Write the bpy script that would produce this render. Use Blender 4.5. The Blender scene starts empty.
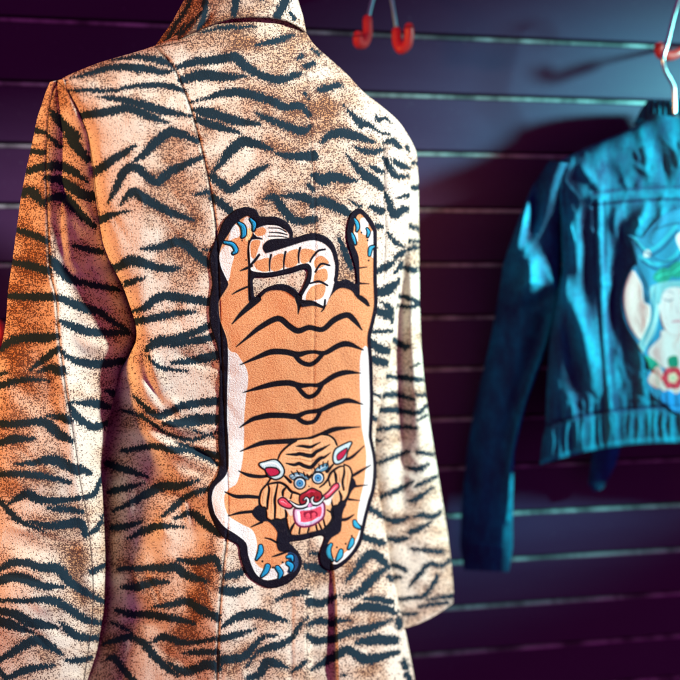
import bpy, math, random
import numpy as np
from mathutils import Vector, Matrix

random.seed(4)
rng = np.random.default_rng(4)
scene = bpy.context.scene
COL = scene.collection

# ------------------------------------------------------------------ camera
FPX, YAW, PIT, ROLL = 650.0, 0.12307, 0.15732, 0.00387
CAM = np.array([0.0, 0.0, 1.45])
FW = np.array([math.sin(YAW) * math.cos(PIT), math.cos(YAW) * math.cos(PIT), -math.sin(PIT)])
R0 = np.array([math.cos(YAW), -math.sin(YAW), 0.0])
U0 = np.cross(R0, FW)
RT = R0 * math.cos(ROLL) + U0 * math.sin(ROLL)
UP = -R0 * math.sin(ROLL) + U0 * math.cos(ROLL)
DW = 1.19                      # wall distance


def ray(px, py):
    px = np.asarray(px, float); py = np.asarray(py, float)
    return FW + ((px - 340) / FPX)[..., None] * RT + ((340 - py) / FPX)[..., None] * UP


def at(px, py, Y):
    """photo direction -> point at distance Y in front of the camera plane (world y)."""
    r = ray(px, py)
    return CAM + r * (np.asarray(Y, float) / r[..., 1])[..., None]


cd = bpy.data.cameras.new('camera')
cam = bpy.data.objects.new('camera', cd); COL.objects.link(cam)
M = Matrix((tuple(RT), tuple(UP), tuple(-FW))).transposed().to_4x4()
M.translation = Vector(CAM)
cam.matrix_world = M
cd.sensor_width = 36; cd.lens = 36 * FPX / 680
cd.clip_start = 0.02; cd.clip_end = 60
cd.dof.use_dof = True
cd.dof.focus_distance = 0.715
cd.dof.aperture_fstop = 2.3
cd.dof.aperture_blades = 0
scene.camera = cam


# ------------------------------------------------------------------ helpers
def catmull(P, n=5, closed=False):
    P = np.asarray(P, float)
    if len(P) < 3: return P
    if closed:
        Q = np.vstack([P[-1], P, P[0], P[1]])
    else:
        Q = np.vstack([2 * P[0] - P[1], P, 2 * P[-1] - P[-2]])
    out = []
    for i in range(1, len(Q) - 2):
        p0, p1, p2, p3 = Q[i - 1:i + 3]
        for t in np.linspace(0, 1, n, endpoint=False):
            out.append(.5 * ((2 * p1) + (-p0 + p2) * t + (2 * p0 - 5 * p1 + 4 * p2 - p3) * t * t
                             + (-p0 + 3 * p1 - 3 * p2 + p3) * t ** 3))
    if not closed: out.append(Q[-2])
    return np.array(out)


def parse(txt):
    """one stroke per ';' or line: 'x,y,w x,y,w ...'"""
    out = []
    for ln in txt.replace('\n', ';').split(';'):
        ln = ln.strip()
        if not ln: continue
        out.append(np.array([[float(v) for v in p.split(',')] for p in ln.split()]))
    return out


class Ras:
    """a regular raster in photo pixels holding a field; sampled bilinearly at vertices"""
    def __init__(s, x0, y0, x1, y1, res=2, fill=-6.0):
        s.x0, s.y0, s.res = x0, y0, res
        s.w, s.h = int((x1 - x0) * res) + 1, int((y1 - y0) * res) + 1
        s.f = np.full((s.h, s.w), fill, float)

    def win(s, xa, ya, xb, yb):
        i0 = max(0, int((xa - s.x0) * s.res)); i1 = min(s.w, int((xb - s.x0) * s.res) + 2)
        j0 = max(0, int((ya - s.y0) * s.res)); j1 = min(s.h, int((yb - s.y0) * s.res) + 2)
        if i1 <= i0 or j1 <= j0: return None
        X, Y = np.meshgrid(s.x0 + np.arange(i0, i1) / s.res, s.y0 + np.arange(j0, j1) / s.res)
        return (slice(j0, j1), slice(i0, i1)), X, Y

    def stroke(s, P, scale=1.0):
        C = catmull(P, 4)
        for a, b in zip(C[:-1], C[1:]):
            m = max(a[2], b[2], 1) / 2 + 6
            w = s.win(min(a[0], b[0]) - m, min(a[1], b[1]) - m, max(a[0], b[0]) + m, max(a[1], b[1]) + m)
            if w is None: continue
            sl, X, Y = w
            dx, dy = b[0] - a[0], b[1] - a[1]
            t = np.clip(((X - a[0]) * dx + (Y - a[1]) * dy) / (dx * dx + dy * dy + 1e-9), 0, 1)
            d = np.hypot(X - a[0] - t * dx, Y - a[1] - t * dy)
            s.f[sl] = np.maximum(s.f[sl], scale * (a[2] + (b[2] - a[2]) * t) / 2 - d)

    def fold(s, P, amp, wid, taper=True):
        P = np.asarray(P, float)
        C = catmull(P, 5) if len(P) > 2 else P
        m = 3 * wid
        w = s.win(C[:, 0].min() - m, C[:, 1].min() - m, C[:, 0].max() + m, C[:, 1].max() + m)
        if w is None: return
        sl, X, Y = w
        best = np.full(X.shape, 1e9); tt = np.zeros(X.shape)
        n = len(C) - 1
        for i in range(n):
            a, b = C[i], C[i + 1]
            dx, dy = b - a
            t = np.clip(((X - a[0]) * dx + (Y - a[1]) * dy) / (dx * dx + dy * dy + 1e-9), 0, 1)
            d = np.hypot(X - a[0] - t * dx, Y - a[1] - t * dy)
            k = d < best
            best[k] = d[k]; tt[k] = ((i + t) / n)[k]
        g = np.exp(-(best / wid) ** 2)
        if taper: g = g * np.sqrt(np.clip(np.sin(np.pi * np.clip(tt, .02, .98)), 0, 1))
        s.f[sl] += amp * g

    def at(s, px, py):
        u = np.clip((px - s.x0) * s.res, 0, s.w - 1.001); v = np.clip((py - s.y0) * s.res, 0, s.h - 1.001)
        i = u.astype(int); j = v.astype(int); a = u - i; b = v - j
        f = s.f
        return (f[j, i] * (1 - a) + f[j, i + 1] * a) * (1 - b) + (f[j + 1, i] * (1 - a) + f[j + 1, i + 1] * a) * b


def polysd(P, X, Y):
    """signed distance (positive inside) of points to a closed polygon"""
    P = np.asarray(P, float)
    d2 = np.full(X.shape, 1e18); ins = np.zeros(X.shape, bool)
    for a, b in zip(P, np.roll(P, -1, 0)):
        dx, dy = b - a
        t = np.clip(((X - a[0]) * dx + (Y - a[1]) * dy) / (dx * dx + dy * dy + 1e-12), 0, 1)
        d2 = np.minimum(d2, (X - a[0] - t * dx) ** 2 + (Y - a[1] - t * dy) ** 2)
        if abs(dy) > 1e-12:
            c = ((a[1] > Y) != (b[1] > Y)) & (X < dx * (Y - a[1]) / dy + a[0])
            ins ^= c
    d = np.sqrt(d2)
    return np.where(ins, d, -d)


def mesh(name, V, F, mat, parent=None, attrs=None, smooth=True):
    """V (n,3) world coordinates, F list/array of faces; only used vertices are kept"""
    loc = np.array(parent.matrix_world.translation) if parent is not None else np.zeros(3)
    if parent is not None:
        loc = np.zeros(3); p = parent
        while p is not None:
            loc += np.array(p.location); p = p.parent
    me = bpy.data.meshes.new(name)
    if isinstance(F, np.ndarray):
        used, inv = np.unique(F.ravel(), return_inverse=True)
        V = V[used]; F = inv.reshape(F.shape)
        if attrs: attrs = {k: a[used] for k, a in attrs.items()}
        n, k = F.shape
        me.vertices.add(len(V)); me.vertices.foreach_set('co', (V - loc).astype(np.float32).ravel())
        me.loops.add(n * k); me.loops.foreach_set('vertex_index', F.astype(np.int32).ravel())
        me.polygons.add(n)
        me.polygons.foreach_set('loop_start', np.arange(0, n * k, k, dtype=np.int32))
        me.update(calc_edges=True)
    else:
        me.from_pydata([tuple(v) for v in (np.asarray(V) - loc)], [], F)
        me.update()
    me.polygons.foreach_set('use_smooth', np.full(len(me.polygons), smooth))
    for k, a in (attrs or {}).items():
        if a.ndim == 1:
            at_ = me.attributes.new(k, 'FLOAT', 'POINT'); at_.data.foreach_set('value', a.astype(np.float32))
        else:
            at_ = me.attributes.new(k, 'FLOAT_VECTOR', 'POINT'); at_.data.foreach_set('vector', a.astype(np.float32).ravel())
    me.materials.append(mat)
    o = bpy.data.objects.new(name, me); COL.objects.link(o)
    if parent is not None: o.parent = parent
    return o


def thing(name, label, cat, loc, group=None):
    o = bpy.data.objects.new(name, None); COL.objects.link(o)
    o.empty_display_size = .05
    o.location = tuple(loc); o['label'] = label; o['category'] = cat
    if group: o['group'] = group
    return o


def grid_faces(nr, nc, wrap=False):
    i = np.arange(nr - 1)[:, None]
    if wrap:
        j = np.arange(nc)[None]; j2 = (j + 1) % nc
    else:
        j = np.arange(nc - 1)[None]; j2 = j + 1
    a = i * nc + j; b = i * nc + j2
    return np.stack([a, a + nc, b + nc, b], -1).reshape(-1, 4)


def tube_path(P, r, seg=10, sub=6, cap=True):
    """round bar along 3-D points"""
    C = catmull(np.asarray(P, float), sub) if len(P) > 2 else np.asarray(P, float)
    r = np.interp(np.linspace(0, 1, len(C)), np.linspace(0, 1, len(np.atleast_1d(r))), np.atleast_1d(r)) if np.ndim(r) else np.full(len(C), r)
    T = np.gradient(C, axis=0); T /= np.linalg.norm(T, axis=1)[:, None]
    n = np.cross(T[0], [0.3, 0.2, .93]); n /= np.linalg.norm(n)
    V = []
    for c, t, rr in zip(C, T, r):
        n = n - t * (n @ t); n /= np.linalg.norm(n); b = np.cross(t, n)
        for k in range(seg):
            a = 2 * math.pi * k / seg
            V.append(c + rr * (math.cos(a) * n + math.sin(a) * b))
    F = [tuple(f) for f in grid_faces(len(C), seg, True)]
    if cap:
        for e, s_, base in ((0, -1, 0), (-1, 1, (len(C) - 1) * seg)):
            prev = list(range(base, base + seg))
            for q in (.4, .75):
                k0 = len(V); off = s_ * T[e] * r[e] * math.sin(q * math.pi / 2); sc = math.cos(q * math.pi / 2)
                for v in list(range(base, base + seg)): V.append(C[e] + (V[v] - C[e]) * sc + off)
                cur = list(range(k0, k0 + seg))
                for k in range(seg): F.append((prev[k], prev[(k + 1) % seg], cur[(k + 1) % seg], cur[k]))
                prev = cur
            F.append(tuple(prev))
    return np.array(V), F


def smooth_noise(px, py, sx, sy, seed):
    r = np.random.default_rng(seed)
    G = r.random((64, 64))
    u = (px / sx) % 63; v = (py / sy) % 63
    i = u.astype(int); j = v.astype(int); a = u - i; b = v - j
    a = a * a * (3 - 2 * a); b = b * b * (3 - 2 * b)
    i2 = (i + 1) % 64; j2 = (j + 1) % 64
    return (G[j, i] * (1 - a) + G[j, i2] * a) * (1 - b) + (G[j2, i] * (1 - a) + G[j2, i2] * a) * b


# ------------------------------------------------------------------ materials
class NT:
    def __init__(s, name):
        s.m = bpy.data.materials.new(name); s.m.use_nodes = True
        s.t = s.m.node_tree; s.t.nodes.clear()
        s.out = s.t.nodes.new('ShaderNodeOutputMaterial')
        s.b = s.t.nodes.new('ShaderNodeBsdfPrincipled')
        s.t.links.new(s.b.outputs[0], s.out.inputs[0])

    def put(s, sock, v):
        if isinstance(v, bpy.types.NodeSocket): s.t.links.new(v, sock)
        elif v is not None:
            if hasattr(sock.default_value, '__len__') and len(sock.default_value) == 4 and len(v) == 3: v = tuple(v) + (1,)
            sock.default_value = v

    def bsdf(s, **k):
        for n, v in k.items(): s.put(s.b.inputs[n.replace('_', ' ')], v)

    def math(s, op, a, b=None, clamp=False):
        n = s.t.nodes.new('ShaderNodeMath'); n.operation = op; n.use_clamp = clamp
        s.put(n.inputs[0], a); s.put(n.inputs[1], b)
        return n.outputs[0]

    def step(s, v, a, b, smooth=True):
        n = s.t.nodes.new('ShaderNodeMapRange'); n.interpolation_type = 'SMOOTHSTEP' if smooth else 'LINEAR'
        s.put(n.inputs['Value'], v); s.put(n.inputs['From Min'], a); s.put(n.inputs['From Max'], b)
        return n.outputs[0]

    def mix(s, f, a, b, blend='MIX'):
        n = s.t.nodes.new('ShaderNodeMix'); n.data_type = 'RGBA'; n.blend_type = blend
        s.put(n.inputs[0], f); s.put(n.inputs[6], a); s.put(n.inputs[7], b)
        return n.outputs[2]

    def attr(s, name, vec=False):
        n = s.t.nodes.new('ShaderNodeAttribute'); n.attribute_name = name
        return n.outputs['Vector'] if vec else n.outputs['Fac']

    def attrcol(s, name):
        n = s.t.nodes.new('ShaderNodeAttribute'); n.attribute_name = name
        return n.outputs['Color']

    def scale(s, v, k):
        n = s.t.nodes.new('ShaderNodeVectorMath'); n.operation = 'MULTIPLY'
        s.put(n.inputs[0], v); n.inputs[1].default_value = k
        return n.outputs[0]

    def noise(s, vec, scale, detail=2, rough=.5, dist=0):
        n = s.t.nodes.new('ShaderNodeTexNoise')
        s.put(n.inputs['Vector'], vec); n.inputs['Scale'].default_value = scale
        n.inputs['Detail'].default_value = detail; n.inputs['Roughness'].default_value = rough
        n.inputs['Distortion'].default_value = dist
        return n.outputs['Fac']

    def coord(s):
        return s.t.nodes.new('ShaderNodeTexCoord').outputs['Object']

    def bump(s, h, strength, dist):
        n = s.t.nodes.new('ShaderNodeBump'); s.put(n.inputs['Height'], h)
        n.inputs['Strength'].default_value = strength; n.inputs['Distance'].default_value = dist
        s.put(s.b.inputs['Normal'], n.outputs[0])


def mat_tiger():
    n = NT('tiger_cloth')
    pat = n.attr('pat', True)                        # cloth coordinates, in millimetre-like units
    fine = n.noise(pat, .70, 2, .6)
    fine2 = n.noise(n.scale(pat, (1, 1, 1)), .30, 2, .5)
    fur = n.noise(n.scale(pat, (1, .34, 1)), .75, 2, .6)
    low = n.noise(pat, .022, 3, .55)
    mid = n.noise(n.scale(pat, (.6, 1, 1)), .07, 2, .5)
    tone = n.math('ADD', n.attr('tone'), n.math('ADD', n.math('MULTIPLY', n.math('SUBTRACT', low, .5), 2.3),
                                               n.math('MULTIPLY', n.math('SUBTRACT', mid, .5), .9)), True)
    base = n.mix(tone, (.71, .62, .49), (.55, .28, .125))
    st0 = n.attr('stripe')
    near = n.step(st0, -7.0, 0.0)                    # more specks close to a stripe
    thr = n.math('SUBTRACT', n.math('SUBTRACT', .570, n.math('MULTIPLY', tone, .122)), n.math('MULTIPLY', near, .035))
    spk = n.math('ADD', n.math('MULTIPLY', fine, .7), n.math('MULTIPLY', fine2, .3))
    sm = n.step(spk, thr, n.math('ADD', thr, .03))
    base = n.mix(n.math('MULTIPLY', sm, .90), base, (.055, .024, .024))
    st = n.math('ADD', st0, n.math('MULTIPLY', n.math('SUBTRACT', fur, .475), 10.5))
    mask = n.step(st, -.35, .45)
    lightfleck = n.step(fine, .66, .72)
    scol = n.mix(n.math('MULTIPLY', lightfleck, .30), (.009, .024, .035), (.17, .15, .13))
    base = n.mix(mask, base, scol)
    base = n.mix(n.math('MULTIPLY', n.attr('seam'), .9), base, (.02, .012, .014))
    n.bsdf(Base_Color=base, Roughness=.88)
    n.b.inputs['Specular IOR Level'].default_value = .12
    n.b.inputs['Sheen Weight'].default_value = .0
    h = n.math('ADD', n.math('MULTIPLY', fine, .6), n.math('MULTIPLY', fur, .4))
    n.bump(h, .6, .0016)
    return n.m


def mat_embroid():
    n = NT('embroidery_thread')
    pat = n.attr('pat', True)
    c = n.attrcol('paint')
    f = n.noise(pat, .85, 2, .6)
    f2 = n.noise(n.scale(pat, (1, .45, 1)), .5, 2, .6)
    d = n.step(f, .50, .60)
    c2 = n.mix(n.math('MULTIPLY', d, .80), c, n.mix(1.0, c, (.74, .50, .40), 'MULTIPLY'))
    l = n.step(f2, .60, .72)
    c3 = n.mix(n.math('MULTIPLY', l, .22), c2, n.mix(1.0, c2, (.25, .2, .2), 'ADD'))
    fuzz = n.mix(n.attr('fuzz'), c, c3)
    n.bsdf(Base_Color=fuzz, Roughness=.7)
    n.b.inputs['Specular IOR Level'].default_value = .08
    n.b.inputs['Sheen Weight'].default_value = .0
    n.bump(n.math('ADD', f, n.math('MULTIPLY', f2, .6)), .7, .0018)
    return n.m


def mat_denim():
    n = NT('washed_denim')
    pat = n.attr('pat', True)
    lo = n.noise(n.scale(pat, (1, .35, 1)), .07, 4, .6)
    fi = n.noise(n.scale(pat, (1, .5, 1)), .8, 2, .6)
    wear_shading = n.attr('wear_shading')  # fading of the cloth together with painted ridge highlights and valley shade
    f = n.math('ADD', n.math('MULTIPLY', n.step(lo, .3, .72), .6), n.math('MULTIPLY', wear_shading, .8), True)
    c = n.mix(f, (.014, .036, .09), (.008, .26, .38))
    mo = n.noise(n.scale(pat, (1, .7, 1)), .22, 3, .6)
    c = n.mix(n.math('MULTIPLY', n.step(mo, .45, .68), .45), c, (.012, .05, .12))
    c = n.mix(n.math('MULTIPLY', n.step(fi, .5, .75), .35), c, (.03, .24, .36))
    n.bsdf(Base_Color=c, Roughness=.85)
    n.b.inputs['Specular IOR Level'].default_value = .15
    n.bump(fi, .4, .001)
    return n.m


def mat_plain(name, col, rough=.5, metal=0, spec=.5, var=.25, sc=60):
    n = NT(name)
    f = n.noise(n.coord(), sc, 3, .6)
    c = n.mix(f, tuple(x * (1 - var) for x in col), tuple(min(1, x * (1 + var)) for x in col))
    n.bsdf(Base_Color=c, Roughness=rough, Metallic=metal)
    n.b.inputs['Specular IOR Level'].default_value = spec
    n.bump(n.noise(n.coord(), sc * 6, 2), .08, .001)
    return n.m


def mat_board():
    n = NT('painted_slat_board')
    co = n.coord()
    a = n.noise(n.scale(co, (.6, 1, 4)), 6, 4, .6)
    b = n.noise(n.scale(co, (1, 1, 1)), 140, 2, .6)
    c = n.mix(a, (.052, .0185, .060), (.068, .025, .078))
    c = n.mix(n.math('MULTIPLY', n.step(b, .66, .72), .28), c, (.2, .17, .22))
    n.bsdf(Base_Color=c, Roughness=n.math('ADD', .42, n.math('MULTIPLY', a, .25)))
    n.b.inputs['Specular IOR Level'].default_value = .25
    n.bump(n.noise(n.scale(co, (.15, 1, 1)), 300, 2), .05, .001)
    return n.m


def mat_strip():
    n = NT('worn_groove_lip')
    co = n.coord()
    a = n.noise(n.scale(co, (1, .2, .2)), 14, 4, .65)
    c = n.mix(n.step(a, .35, .65), (.08, .075, .08), (.46, .46, .46))
    n.bsdf(Base_Color=c, Roughness=.5)
    return n.m


M_TIGER, M_EMB, M_DENIM = mat_tiger(), mat_embroid(), mat_denim()
M_BOARD, M_STRIP = mat_board(), mat_strip()
M_GAP = mat_plain('groove_shadow_gap', (.012, .004, .012), .8)
M_WIRE = mat_plain('zinc_wire', (.30, .58, .62), .4, .5)
M_STEEL = mat_plain('bright_hanger_steel', (.75, .75, .74), .22, 1.0, var=.08)
M_RED = mat_plain('red_dipped_plastic', (.95, .06, .05), .35, 0, .4, .1)
M_WOOD = mat_plain('hanger_wood', (.30, .18, .09), .5)

# ------------------------------------------------------------------ slat wall
PITCH = .084088 * DW
Z0 = CAM[2] + .293149 * DW            # height of groove k=0
wall = thing('slat_wall', 'dark purple slatted display wall with horizontal grooves behind the clothes', 'wall',
             (.1, DW, Z0 - 16 * PITCH))
XA, XB = -1.5, 2.6


def prism(prof, xa, xb):
    n = len(prof)
    V = [(xa, y, z) for y, z in prof] + [(xb, y, z) for y, z in prof]
    F = [(i, (i + 1) % n, n + (i + 1) % n, n + i) for i in range(n)]
    F += [tuple(range(n))[::-1], tuple(range(n, 2 * n))]
    return np.array(V, float), F


LIPH = .0062
for k in range(-4, 16):
    zt = Z0 - k * PITCH               # the bright lip of groove k
    zb = Z0 - (k + 1) * PITCH
    top = zt - LIPH / 2 - .0002; bot = zb + LIPH / 2 + .0045
    c = .0012
    prof = [(DW + .018, top), (DW + c, top), (DW, top - c), (DW, bot + c), (DW + c, bot), (DW + .018, bot)]
    V, F = prism(prof, XA, XB)
    mesh('board', V, F, M_BOARD, wall, smooth=False)
    # lip at the top edge of the board: a rounded bead
    a = np.linspace(-math.pi / 2, math.pi / 2, 7)
    prof = [(DW + .0005 - .0022 * math.cos(t), zt + LIPH / 2 * math.sin(t)) for t in a] + [(DW + .012, zt + LIPH / 2), (DW + .012, zt - LIPH / 2)]
    V, F = prism(prof, XA, XB)
    mesh('groove_lip', V, F, M_STRIP, wall, smooth=False)
V, F = prism([(DW + .018, Z0 - 16.5 * PITCH), (DW + .03, Z0 - 16.5 * PITCH), (DW + .03, Z0 + 5 * PITCH), (DW + .018, Z0 + 5 * PITCH)], XA, XB)
mesh('backing', V + np.array([0, .0005, 0]), F, M_GAP, wall, smooth=False)


# ------------------------------------------------------------------ cloth tubes
def tube(rows, nrow, ncol, nfront, edgeY, bulge, frontB, disp=None, power=2.2, bow=None, bmul=None):
    """rows: (lx,ly,rx,ry) from top to bottom; returns dict with vertex positions and cloth coordinates"""
    rows = np.asarray(rows, float)
    L = rows[:, :2]; R = rows[:, 2:]
    mid = (L + R) / 2
    tt = np.concatenate([[0], np.cumsum(np.hypot(*np.diff(mid, axis=0).T))]); tt /= tt[-1]
    t = np.linspace(0, 1, nrow)
    # monotone piecewise cubic through smoothing of dense linear interpolation
    td = np.linspace(0, 1, 2000)

    def sm(v):
        x = np.interp(td, tt, v)
        k = 25
        p = np.pad(x, k, mode='reflect', reflect_type='odd')
        x = np.convolve(p, np.hanning(2 * k + 3)[1:-1] / np.hanning(2 * k + 3).sum(), 'valid')
        return np.interp(t, td, x)
    lx, ly, rx, ry = (sm(rows[:, i]) for i in range(4))
    th = np.concatenate([np.linspace(0, math.pi, ncol), np.linspace(math.pi, 2 * math.pi, nfront + 2)[1:-1]])
    s = -np.cos(th)[None] * np.ones((nrow, 1))
    back = (np.arange(len(th)) < ncol)[None] * np.ones((nrow, 1), bool)
    px = lx[:, None] + (rx - lx)[:, None] * (1 + s) / 2
    py = ly[:, None] + (ry - ly)[:, None] * (1 + s) / 2
    if bow is not None: py = py + bow(s, t[:, None])
    T = t[:, None] * np.ones_like(s)
    pw = power(py, s) if callable(power) else power
    prof = np.clip(1 - np.abs(s) ** pw, 0, 1) ** (1 / pw)
    E = edgeY(py, s, T)
    B = bulge(py, T)
    if bmul is not None: B = B * bmul(py, s)
    Y = np.where(back, E - B * prof, E + frontB(py, T) * np.sqrt(np.clip(1 - s * s, 0, 1)))
    if disp is not None:
        edge = np.clip((1 - np.abs(s)) / .06, 0, 1)
        Y = Y - np.where(back, disp(px, py) * (.25 + .75 * edge), 0)
    V = at(px.ravel(), py.ravel(), Y.ravel())
    return dict(V=V, px=px.ravel(), py=py.ravel(), s=s.ravel(), t=T.ravel(), back=back.ravel(), nr=nrow, nc=len(th),
                F=grid_faces(nrow, len(th), True), shape=px.shape)


def split(g, label):
    """label: array per vertex -> face label by its first vertex"""
    return label[g['F'][:, 0]]


def lin(xs, ys):
    return lambda v: np.interp(v, xs, ys)



# ------------------------------------------------------------------ tiger stripe coat
BODY_STRIPES = parse("""
70,78,1.5 86,75,4 104,69,6 120,67,7 136,68,8 148,69,8 162,72,6 174,71,2
112,60,2 136,57,5 148,58,6 162,61,7 172,66,4
68,91,2 84,90,4 108,91,4.5 124,88,4 136,86,5 156,85,6 172,87,6 186,92,4
98,97,1.5 112,98,5 124,100,7 136,103,8 152,108,9 168,112,8 190,116,3
80,116,7 100,113,9 116,110,9 128,108,9 142,113,9 156,119,6 168,122,2
132,163,2 144,154,7 156,142,10 170,132,10 180,134,9 198,141,5
88,174,9 100,169,9 112,160,9 124,153,7 135,145,3
108,203,2 116,188,7 124,172,9 132,167,9 140,170,9 156,182,9 168,173,9 184,165,8 202,157,4
120,205,2 132,192,9 142,197,10 156,205,9 172,213,8 194,220,3
98,221,9 112,215,6 130,211,1.5
194,195,2 208,192,6
142,249,3 160,247,8 176,242,9 186,245,10 196,254,9 208,264,8
196,249,1.5 212,250,3
108,268,6 118,267,8 130,261,11 140,262,11 152,266,8 166,269,8 180,268,3
126,284,6 134,281,6 144,278,2
132,312,2 144,308,7 154,300,9 164,296,9 176,297,10 190,299,9 210,302,9
134,322,7 150,319,8 164,316,7 180,313,6 196,312,3
146,350,4 152,345,9 160,341,10 168,341,10 184,336,8 200,330,7 212,324,6
172,345,6 188,342,7 208,338,8 218,335,7
148,356,3 156,365,4 166,369,4 188,371,2
172,363,4 190,361,7 206,358,9 220,354,9
134,396,3 148,410,6 160,416,7 174,410,7 188,405,8 218,401,8
164,424,5 180,423,9 196,420,11 218,419,10
120,410,2 136,414,4 150,422,4 166,433,4 186,440,4 196,440,4 208,435,3 218,432,3
180,424,1.5 200,433,2 218,438,1.5
176,442,2 190,448,5 208,454,7 220,456,7
122,451,4 140,448,6 156,446,6 172,450,7 190,450,6 204,456,7 220,465,4
108,464,8 130,471,7 148,477,2
110,492,6 126,488,7 143,483,2
114,511,3 136,500,7 152,491,9 164,486,9 180,486,8 198,480,3
162,517,2 176,505,7 190,495,6 208,489,5
174,519,3 190,513,7 200,519,9 208,526,8 220,534,7
128,538,3 144,531,8 160,526,7 184,527,2
112,528,6 128,526,7 143,521,2
120,569,5 150,568,7 170,568,9 176,567,9 186,575,9 206,581,5
178,560,4 194,562,7 214,559,8 220,570,5
123,587,5 138,587,8 152,583,7 170,582,3
152,607,2 170,605,6 186,601,7 198,608,9 218,618,8
116,610,4 130,614,7 150,615,8 170,618,8 194,623,3
110,622,2 120,626,4 132,633,1.5
104,644,3 120,639,7 130,637,7 144,644,8 156,658,8 166,667,7 178,676,3
150,643,2 164,637,8 180,642,6 198,642,5 218,638,4
184,653,3 200,652,7 218,652,6
168,662,3 182,671,8 196,669,9 208,664,9 218,668,9
106,660,2 114,658,7 122,668,7 136,684,6
200,33,1.5 216,29,2 220,28,4 234,27,4 256,27,1
256,45,2 272,42,6 284,38,6 295,34,2
178,67,5 196,62,8 216,60,9 234,57,10 244,65,10 256,73,8 272,79,8 284,79,8 301,73,4
182,80,7 196,76,11 208,75,11 224,77,9 246,76,2
190,102,3 204,99,3 220,94,7 236,92,9 252,95,9 272,101,8 284,107,8 300,106,7 309,115,5
194,110,5 204,112,10 220,116,10 236,121,9 260,124,4
198,120,7 216,126,8 240,133,3
256,113,2 266,118,6 276,122,7 288,127,8 302,131,8 310,127,5
212,173,2 220,164,6 230,152,10 242,142,11 254,143,9 272,150,3
275,153,2 288,156,7 304,156,9 313,156,11
212,177,8 222,184,9 230,190,8 242,182,8 254,173,8 268,165,3
213,198,8 222,204,9 230,211,8
264,199,2 274,197,8 282,208,8 292,219,8 304,221,8 314,219,8
280,196,2 296,196,8 308,199,9 316,204,5
308,184,3 313,189,6
297,60,2 302,56,5
306,66,6 314,63,5
312,49,2 319,54,4
304,93,3 309,98,2
319,90,5 328,88,7 338,85,6 343,87,1
322,142,4 331,135,8 342,133,10 356,136,9 374,142,3
315,176,8 323,180,12 332,177,10 344,179,8 357,181,2
312,206,5 322,201,10 334,206,10 346,212,8 351,216,5
343,105,1 352,114,4 361,124,9
360,123,7 371,126,5 380,133,1
376,115,2 378,120,5 385,118,3 391,123,1
382,133,3 390,134,2
353,146,1 362,150,6 372,152,6 382,150,5
384,143,3 392,141,7 400,147,5
407,147,4 410,151,3
346,154,1 356,166,6 366,176,10 374,181,10 382,188,6
370,166,2 377,170,6 383,172,4
384,158,4 389,166,7 396,176,6 408,176,3
391,159,2 400,165,7 410,168,3
384,190,2 389,202,7 394,215,8 403,210,8 408,209,6
398,198,2 408,196,5
349,200,1.5 360,207,3
371,207,5 381,211,8
377,226,6 382,227,4
388,233,3 396,243,5 405,247,2
378,271,6 388,266,7 396,260,3
396,257,5 404,252,6
396,272,4 402,264,6
378,293,9 388,290,10 399,280,5
381,302,2 390,309,7 392,322,3
377,311,8 388,315,9
373,332,4 392,331,4
373,343,7 380,349,10 388,351,8
374,360,9 386,363,7
374,394,2 380,397,3
372,417,5 376,419,5
366,506,5 376,512,6 384,518,5
364,537,7 372,540,7 382,543,7
345,583,2 356,570,6 364,559,9 373,554,9 382,560,8 388,567,6
344,597,5 358,593,8 368,584,9 378,574,8 386,568,4
309,602,9 322,603,8 338,595,3
364,599,3 378,599,7 392,602,6
352,611,3 362,607,8 374,607,10 392,610,7
336,621,5 350,620,2
309,625,5 320,621,7 334,624,6
338,637,7 352,631,8 370,628,8 392,620,3
308,636,5 316,641,8 334,639,7
356,643,4 366,641,9 378,640,11 396,640,9
311,670,3 324,662,7 336,656,8 346,650,9 354,653,9 364,659,10 376,658,9 398,652,5
305,566,6 316,568,9 324,571,6
311,553,4 318,554,4
389,577,6 393,580,4
399,620,8 399,626,8
404,662,7 406,667,7
407,675,7 410,680,5
393,614,4 399,611,3
341,676,3 346,675,2
226,577,6 236,574,8 244,571,6
223,590,9 236,592,9 252,587,2
274,602,1.5 288,595,6 306,592,7
222,627,3 236,618,8 250,614,10 262,614,10 274,618,8 288,621,2
220,639,7 236,635,7 256,629,2
220,660,9 234,659,9 246,655,8 256,644,6 264,637,5 278,635,2
246,668,2 256,654,4 268,648,8 282,644,8 292,638,5 299,626,5 308,617,2
248,678,6 260,674,8 266,662,9 276,664,9 288,668,2
292,672,3 305,662,5
338,236,2 346,255,7 351,268,5
""")
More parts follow.
